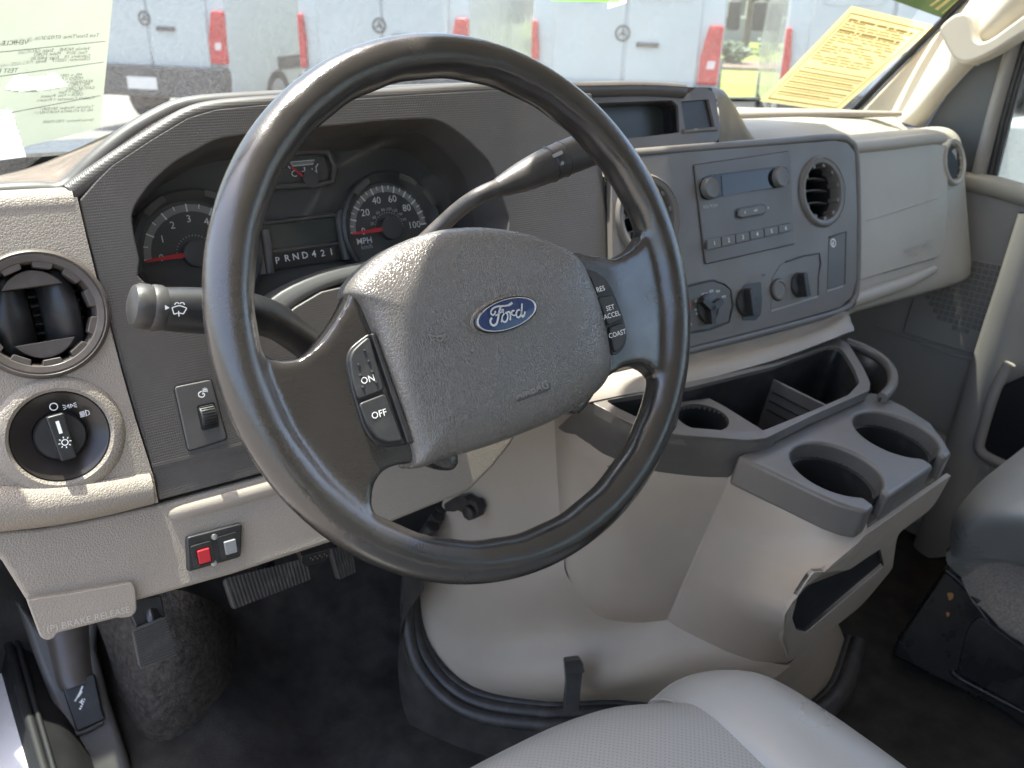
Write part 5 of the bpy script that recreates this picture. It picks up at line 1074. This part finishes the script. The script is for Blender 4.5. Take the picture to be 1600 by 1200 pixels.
for q in ((118, 498), (138, 547), (90, 563), (154, 596), (99, 613), (172, 645), (110, 667)):
    fb_ = W.at(*W.uv(*L5([q])[0], .0145), .0145); g.add(lathe_vf(fb_, [(.0011, -.0003), (.0009, .0006), (0, .0009)], 10))
g.build('braille_dot', M['btn'], kb[0][0])
plate('switch_edge', W, [W.uv(*q, .013) for q in L5([(140, 420), (160, 418), (340, 925), (312, 930)])], .010, .0155, M['blk'], sw_, bevel=.0012)
ro_ = L5([(1130, 118), (1180, 128), (1235, 165), (1275, 240), (1315, 350), (1330, 420), (1325, 470), (1300, 505), (1265, 525), (1235, 420), (1190, 260)])
kb = list(switch_pod(ro_, [(L5([(1140, 128), (1180, 138), (1225, 168), (1250, 215), (1190, 238), (1165, 170)]), 'RES', .0056, L5([(1209, 213)])[0]), (L5([(1195, 252), (1260, 240), (1308, 355), (1245, 382), (1215, 310)]), 'SET|ACCEL', .0056, L5([(1254, 300)])[0]), (L5([(1248, 390), (1312, 366), (1324, 420), (1316, 465), (1296, 495), (1272, 505)]), 'COAST', .0056, L5([(1287, 420)])[0])], 'right cruise switch with RES, SET ACCEL and COAST'))
# hub and column shroud
lathe('hub', W.at(0, -.015), [(.045, -.012), (.045, -.03), (.04, -.05), (.03, -.06), (0, -.06)], M['char'], sw_, 48)
# ---- column shroud
colm = thing('steering_column', 'grey plastic steering column shroud behind the wheel', 'column', W.w(0, -.02, -.1))
prof = [(.046, -.035), (.052, -.06), (.055, -.10), (.055, -.15), (.055, -.22)]
rows = [[W.w(r*1.08*math.cos(a), r*math.sin(a)-.018-.05*(-h-.035), h) for a in [2*math.pi*i/24 for i in range(24)]] for r, h in prof]
loft('shroud', rows, M['stack'], colm, 2, 3, closed=True)
# textured cowl arch above the column, part of the dash opening
ar = [(-.135, -.085), (-.125, -.055), (-.095, -.028), (-.05, -.014), (0, -.01), (.05, -.014), (.10, -.03), (.13, -.06)]
loft('column_arch', [[D.w(u, v, h) for u, v in ar] for h in (-.03,)] + [[D.w(u*.98, v, -.012) for u, v in ar], [D.w(u*.95, v-.004, -.006) for u, v in ar], [D.w(u*.84, v-.014, -.004) for u, v in ar], [D.w(u*.80, v-.018, -.03) for u, v in ar]], M['clus'], dash, 4, 4)
# ---- wiper / turn signal stalk on the left
M['cap'] = mat('worn_cap', (.05, .046, .042), .45, 'fine', 500, .3, .0004, var=.25, vs_=60)
st_ = thing('wiper_stalk', 'dark stalk with wiper symbol and worn end cap left of the wheel', 'stalk', D.w(*D.uv(400, 480), .05))
yS = .085
sp_ = lambda x, y, d=0: atY(x, y, yS+d)
tube('lever', [sp_(243, 482.5), sp_(262, 483), sp_(300, 485), sp_(345, 487), sp_(390, 490, .004), sp_(430, 502, .01), sp_(470, 530, .02), sp_(520, 570, .03)], [.0142, .0150, .0160, .0162, .0150, .0138, .013, .013], M['blk'], st_, 20, 5)
fc = Frame(sp_(240, 480.5), (sp_(224, 479)-sp_(260, 483)), (0, 0, 1)); cap = lathe('end_cap', fc, [(.0148, -.006), (.0156, -.004), (.0156, .001), (.0148, .0025), (.0152, .004), (.0152, .010), (.0135, .0135), (.008, .0155), (0, .016)], M['cap'], st_, 32)
g = MB(); fi = Frame(sp_(276, 487)+Vector((-.004, -.0165, .0)), (-.15, -1, .1), (1, -.15, -.04)); q4 = lambda L: [fi.uv(*p) for p in crop(0, 380, .3375, L)]
i = q4([(763, 285), (785, 298), (764, 308)]); g.add(([fi.w(u, v, .0008) for u, v in i], [(0, 1, 2)]))
for L in ([(796, 298), (830, 288), (864, 300)], [(796, 298), (805, 328)], [(864, 300), (848, 326)], [(805, 328), (826, 322), (848, 326)], [(828, 338), (826, 312)], [(808, 284), (812, 276), (822, 274), (828, 280)], [(832, 280), (838, 274), (850, 276), (853, 284)]): g.add(stroke_vf(fi, q4(L), .0007, .0008, False, 3))
g.build('symbol', M['white'], st_, 0)
plate('stalk_cup', D, circ(*D.uv(290, 515), .030, 36, .024), -.012, .0008, M['dark'], st_, bevel=.004) if False else None
# ---- gear lever on the right
gl_ = thing('gear_shift_lever', 'dark column gear lever angling up to the right behind the wheel', 'gear lever', W.w(.07, .0, -.06))
yG = .10; sg_ = lambda x, y, d=0: atY(x, y, yG+d)
tube('shaft', [sg_(640, 400, .03), sg_(690, 352, .02), sg_(720, 325, .01), sg_(750, 305), sg_(780, 292)], [.0075, .0072, .007, .007, .0072], M['cap'], gl_, 14, 5)
hk = tube('handle', [sg_(776, 294), sg_(786, 290), sg_(815, 277), sg_(850, 261), sg_(885, 246), sg_(925, 231), sg_(948, 222), sg_(956, 219)], [.0075, .009, .0125, .0148, .0154, .0154, .0145, .010], M['cap'], gl_, 24, 5)
for x, y in ((858, 257), (878, 249)):
    f = Frame(sg_(x, y), sg_(x+20, y-8.5)-sg_(x, y), (0, 0, 1)); lathe('grip_ring', f, [(.0152, -.0012), (.0160, 0), (.0152, .0012)], M['blk'], gl_, 24)
for x, y in ((866, 246), (868, 262), (912, 226), (915, 240)):
    p = sg_(x, y)+Vector((-.007, -.0135, .005)); f = Frame(p, (-.4, -.8, .35), sg_(x+20, y-8.5)-sg_(x, y)); plate('button_mark', f, rnd(rect(0, 0, .009, .003), .001), -.002, .0012, M['band'], gl_)
# ================================================================== passenger side
DX = 1.075; DR = Frame((DX, 0, 0), (-1, 0, 0), (0, -1, 0))
door = thing('passenger_door', 'grey passenger door with speaker grille, pull and sliding window', 'door', (DX, -.1, -.6))
bl = DR.uv(1550, 275); wz = bl[1]
plate('trim_panel', DR, [(-.62, -.80), (.9, -.80), (.9, wz-.012), (-.62, wz-.012)], -.03, 0, M['doorgrey'], door, bevel=.004)
sl2 = [DR.w(*DR.uv(x, y), 0) for x, y in ((1470, 272), (1512, 283), (1550, 290), (1600, 304), (1680, 326), (1800, 360))]
tube('window_sill', [p+Vector((-.002, 0, .0)) for p in sl2], [.012, .014, .016, .016, .016, .016], M['lid'], door, 14, 4)
# sail panel and window frame
plate('sail_panel', DR, DR.U([(1440, 200), (1470, 150), (1520, 95), (1600, 40), (1620, 30), (1590, 100), (1545, 284), (1460, 300)]), -.03, -.012, M['sail'], door, bevel=.004)
loft('window_frame', [[DR.w(*DR.uv(x+dx, y), h) for x, y in ((1540, 286), (1560, 205), (1583, 120), (1612, 20), (1640, -60))] for dx, h in ((-32, -.012), (-22, .004), (-12, .006), (-4, -.004))], M['doorgrey'], door, 4, 3)
for dx, r, m in ((2, .0045, 'blk'), (9, .0035, 'blk'), (5.5, .002, 'stack')): tube('window_seal', [DR.w(*DR.uv(x+dx, y), -.004) for x, y in ((1541, 284), (1560, 205), (1583, 120), (1612, 20), (1640, -60))], r, M[m], door, 8, 3)
gp_ = plate('window_glass', DR, DR.U([(1545, 290), (1645, -60), (1900, -60), (1900, 380)]), -.02, -.016, M['wglass'], door)
# outer mirror
FMm = Frame(DR.w(*DR.uv(1604, 140), -.16), (-.35, -.93, 0), (.93, -.35, 0)); plate('outer_mirror', FMm, rnd([(-.062, -.05), (.16, -.05), (.16, .16), (-.03, .16), (-.055, .08)], .03), -.10, 0, M['blk'], door, bevel=.02, seg=3)
# speaker grille: plate plus a basket weave of small bars
gq = DR.U([(1452, 392), (1592, 418), (1545, 560), (1412, 520)])
grl = plate('speaker_grille', DR, rnd(gq, .01), 0, .006, M['doorgrey'], door, bevel=.003)
g = MB(); L = lambda a, b, t: (a[0]+(b[0]-a[0])*t, a[1]+(b[1]-a[1])*t)
nx, ny = 15, 15
for i in range(nx):
    for j in range(ny):
        s, t = (i+.5)/nx, (j+.5)/ny
        p = L(L(gq[0], gq[1], s), L(gq[3], gq[2], s), t)
        if ((s-.62)/.52)**2 + ((t-.28)/.50)**2 > 1: continue
        e = .0042
        for k in (-1, 0, 1):
            if (i+j) % 2: g.add(prism(DR, rect(p[0]+k*.003, p[1], .0012, e*1.9), [], .004, .0064))
            else: g.add(prism(DR, rect(p[0], p[1]+k*.003, e*1.9, .0012), [], .004, .0064))
o = g.build('grille_slots', M['char'], grl, 0); o['kind'] = 'stuff'
tube('panel_crease', [DR.w(*DR.uv(*q), .001) for q in ((1370, 508), (1420, 528), (1480, 550), (1550, 572))], .003, M['doorgrey'], door, 8, 3)
# upright pull and storage pocket
loft('door_pull', [[DR.w(*DR.uv(x+dx, y), h) for x, y in ((1640, 330), (1608, 430), (1585, 500), (1560, 580), (1535, 660), (1500, 770), (1470, 860))] for dx, h in ((-42, 0), (-34, .03), (-12, .042), (14, .04), (40, .02), (60, 0))], M['doorgrey'], door, 4, 4)
plate('pocket', DR, rnd(DR.U([(1575, 600), (1660, 560), (1700, 760), (1590, 712), (1556, 690)]), .015), .0, .046, M['void'], door, bevel=.004)
tube('pocket_rim', [DR.w(*DR.uv(*q), .045) for q in ((1600, 560), (1578, 600), (1556, 670), (1554, 692), (1570, 705), (1610, 722))], .009, M['doorgrey'], door, 10, 4)
plate('lower_map_shelf', DR, DR.U([(1400, 640), (1520, 690), (1560, 720), (1500, 860), (1380, 760)]), .0, .03, M['doorgrey'], door, bevel=.02, seg=3)
# ---- cream windshield pillar with grab handle
pil = thing('windshield_pillar', 'cream windshield pillar trim lit by the sun on the passenger side', 'pillar', (1.05, .4, .1))
pe = [(1328, 186), (1342, 172), (1400, 113), (1455, 58), (1512, 0), (1570, -60)]; pm = [(1404, 190), (1424, 172), (1446, 146), (1490, 92), (1560, 10), (1620, -55)]; pr_ = [(1440, 200), (1452, 185), (1480, 148), (1530, 96), (1610, 30), (1680, -30)]
rowsP = [[onws(*q, .006) for q in pe], [onws(*a, .006)*.5 + atX(*b, 1.05)*.5 + Vector((-.004, -.004, .004)) for a, b in zip(pe, pm)], [atX(*q, 1.05) for q in pm], [atX(*q, 1.055) for q in [((a[0]*.45+b[0]*.55), (a[1]*.45+b[1]*.55)) for a, b in zip(pm, pr_)]], [atX(*q, 1.072) for q in pr_]]
loft('pillar_cover', rowsP, M['cream'], pil, 4, 4)
tube('glass_edge', [onws(x-5, y-3, .004) for x, y in pe], .006, M['blk'], pil, 8, 4)
gh = thing('grab_handle', 'cream grab handle on the passenger windshield pillar', 'handle', atX(1500, 60, 1.02))
FGH = Frame(atX(1500, 60, 1.035), (-1, -.12, .1), (0, -1, 0))
plate('grip', FGH, cr(FGH.U([(1475, 48), (1479, 40), (1490, 30), (1504, 23), (1520, 24), (1525, 42), (1530, 62), (1541, 67), (1560, 59), (1600, 30), (1680, -26), (1705, -6), (1600, 58), (1560, 83), (1530, 97), (1512, 100), (1499, 94), (1489, 82), (1479, 62)]), True, 3), -.02, .018, M['cream'], gh, bevel=.010, seg=4)
plate('foot', FGH, rnd(FGH.U([(1473, 52), (1477, 36), (1500, 20), (1522, 22), (1512, 60), (1515, 100), (1496, 97), (1480, 72)]), .006), -.045, -.012, M['cream'], gh, bevel=.008, seg=3)
# ================================================================== papers on the glass
def on_glass(name, px, m, nu=8, nv=8, off=.004, parent=None, skip=None):
    a, b, c, d = [Vector(q) for q in px]; R = []
    for j in range(nv+1):
        t = j/nv; p, q = a.lerp(d, t), b.lerp(c, t); R.append([onws(*p.lerp(q, i/nu), off) for i in range(nu+1)])
    if skip:
        V = [p for r in R for p in r]; F = []
        for j in range(nv):
            for i in range(nu):
                t, q = (j+.5)/nv, (i+.5)/nu; c_ = a.lerp(d, t).lerp(b.lerp(c, t), q)
                if not any(inside(c_, S) for S in skip): k = j*(nu+1)+i; F.append((k, k+1, k+nu+2, k+nu+1))
        return mk(name, V, F, m, parent, 60)
    return loft(name, R, m, parent, 1, 1)
def inside(p, S):
    r = False; n = len(S)
    for i in range(n):
        (x0, y0), (x1, y1) = S[i], S[(i+1) % n]
        if (y0 > p[1]) != (y1 > p[1]) and p[0] < (x1-x0)*(p[1]-y0)/(y1-y0)+x0: r = not r
    return r
def glass_lines(name, px, lines, m, parent, off=.0052):
    """printed bars at (s0,s1,t,height) inside a quad"""
    a, b, c, d = [Vector(q) for q in px]; V, F = [], []
    P = lambda s, t: onws(*(a.lerp(d, t)).lerp(b.lerp(c, t), s), off)
    for s0, s1, t, h in lines:
        n = max(1, int((s1-s0)*6)); i = len(V)
        for k in range(n+1): s = s0+(s1-s0)*k/n; V += [P(s, t), P(s, t+h)]
        for k in range(n): F.append((i+2*k, i+2*k+2, i+2*k+3, i+2*k+1))
    return mk(name, V, F, m, parent, 0, fix=False)
# yellow buyer's sheet: s runs along the long bottom-left to top-right side? corners: top-left, top-right, bottom-right, bottom-left
yq = [(1331, 9), (1461, 40), (1309, 175), (1187, 158)]
yp = on_glass('yellow_sheet', yq, M['yellow'], 8, 10); tag(yp, 'yellow printed sheet taped inside the windshield at right', 'paper')
rng = random.Random(11); ln = [(.06, .94, .06, .012), (.06, .94, .955, .012)]
ln += [(.06, .072, .06, .9), (.93, .942, .06, .9)]
t = .11
for k in range(17):
    s = .10
    while s < .86:
        e = min(.88, s+.04+rng.random()*.16)
        if rng.random() < .85: ln.append((s, e, t, .011 if k not in (0, 4) else .022))
        s = e+.02
    t += .0275
ln.append((.12, .9, .62, .01)); t = .66
for k in range(10):
    ln.append((.10, .9-.25*rng.random()*(k % 3 == 2), t, .008 if k % 2 else .013)); t += .027
glass_lines('printing', yq, ln, M['yprint'], yp)
# inspection report at the far left, print showing through reversed
wq = [(-95, -64), (182, -60), (157, 200), (-95, 262)]
blob = [(8, 139), (20, 121), (32, 115), (50, 121), (66, 119), (84, 112), (94, 120), (108, 133), (70, 140), (32, 143)]; slip = [(-100, 180), (18, 171), (41, 245), (41, 400), (-100, 400)]
wp = on_glass('inspection_report', wq, M['paper'], 90, 90, .004, None, [blob, slip]); tag(wp, 'pale inspection report at far left with reversed print showing through', 'paper')
def glass_text(s, px, py, size, off=.006):
    a = onws(px, py, off); b = onws(px+12, py-.6, off); c = onws(px, py-12, off); ex = (b-a).normalized(); ey = (c-a); ey = (ey-ex*ey.dot(ex)).normalized(); f = Frame(a, ex.cross(ey), ex)
    return text_vf(f, s, 0, 0, size, 'LEFT', 0., True)
g = MB()
for s, x, y, z in (('Test Date/Time: 07/02/2026 @ 13:06   Test', 155, 55, 0.0069), ('VEHICLE INFORMATION', 44, 66, 0.0081), ('Vehicle: NONE    State: GEORGIA', 141, 75.5, 0.0062), ('Year: 2019    Make: FORD', 137, 81.5, 0.0062), ('Cylinders: 10    Ecgy: 6400.00', 141, 87, 0.0062), ('Odometer: 102517    Body: FULL-SIZE VAN', 141, 92, 0.0062), ('TEST RESULTS', 28, 110, 0.0081), ('MIL = 1091', 128, 117, 0.0062), ('HDDO = Pass', 130, 122, 0.0062), ('READINESS = Pass', 145, 127, 0.0062), ('MIL CMD =', 140, 132, 0.0062), ('GASCAP OBD', 148, 137, 0.0062), ('OBD = Pass', 128, 142.5, 0.0062), ('OBDII = Pass  Present', 130, 147.5, 0.0062), ('Catalytic Converter = Present', 147, 152.5, 0.0062), ('Technician Number: 0A102813', 146, 166.5, 0.0058), ('HD OF ATLANTA NORTHEAST', 145, 172, 0.0058), ('Service Number: 7702193600', 146, 187, 0.0058)):
    g.add(glass_text(s, x, y, z))
g.build('printing', M['pprint'], wp, 0)
glass_lines('ruled_line', wq, [(.0, .98, .475, .0035), (.0, .98, .60, .0035), (.0, .98, .80, .0035)], M['pprint'], wp)
w2 = on_glass('glare_patch', [(2, 108), (112, 108), (112, 147), (2, 147)], M['paperw'], 40, 16, .003, None, [[(-50, 0), (200, 0), (200, 300), (112, 300), (112, 134)]+blob[7:5:-1]+blob[5::-1]+[(-50, 139)], [(-50, 139)]+[blob[0]]+blob[:6:-1]+[(112, 134), (112, 400), (-50, 400)]]); tag(w2, 'small ragged white patch standing in for sun glare on the inspection report', 'label')  # white patch stands in for sun glare at the report
w3 = on_glass('white_slip', [(-90, 182), (18.5, 171), (41, 245), (-90, 262)], M['paperw'], 4, 4, .0038); tag(w3, 'plain white slip at lower left corner of the windshield', 'paper')
gs1 = on_glass('green_sticker', [(850, -30), (978, -30), (968, 3), (862, 1)], M['green'], 6, 3); tag(gs1, 'bright green sticker at the top middle of the windshield', 'sticker')
on_glass('white_corner', [(952, -12), (982, -12), (978, 5), (949, 14)], M['paperw'], 2, 2, .0048, gs1)
gs2 = on_glass('dark_green_sticker', [(1362, -12), (1420, -30), (1530, -22), (1474, 29)], M['dgreen'], 6, 4); tag(gs2, 'dark green registration sticker at the top right of the windshield', 'sticker')
glass_lines('printing', [(1362, -12), (1420, -30), (1530, -22), (1474, 29)], [(.2, .8, .70, .04), (.15, .9, .80, .05), (.1, .95, .92, .02)], M['yellow'], gs2)
# wiper arm lying on the cowl
wa = thing('windshield_wiper', 'black wiper arm resting at the base of the windshield', 'wiper', Vector((.85, .66, .04)))
tube('arm', [(.55, .86, .02), (.75, .77, .035), (.95, .64, .045)], .006, M['blk'], wa, 8, 4); tube('blade', [(.45, .86, .035), (.70, .78, .05), (1.0, .60, .06)], .004, M['blk'], wa, 8, 4)
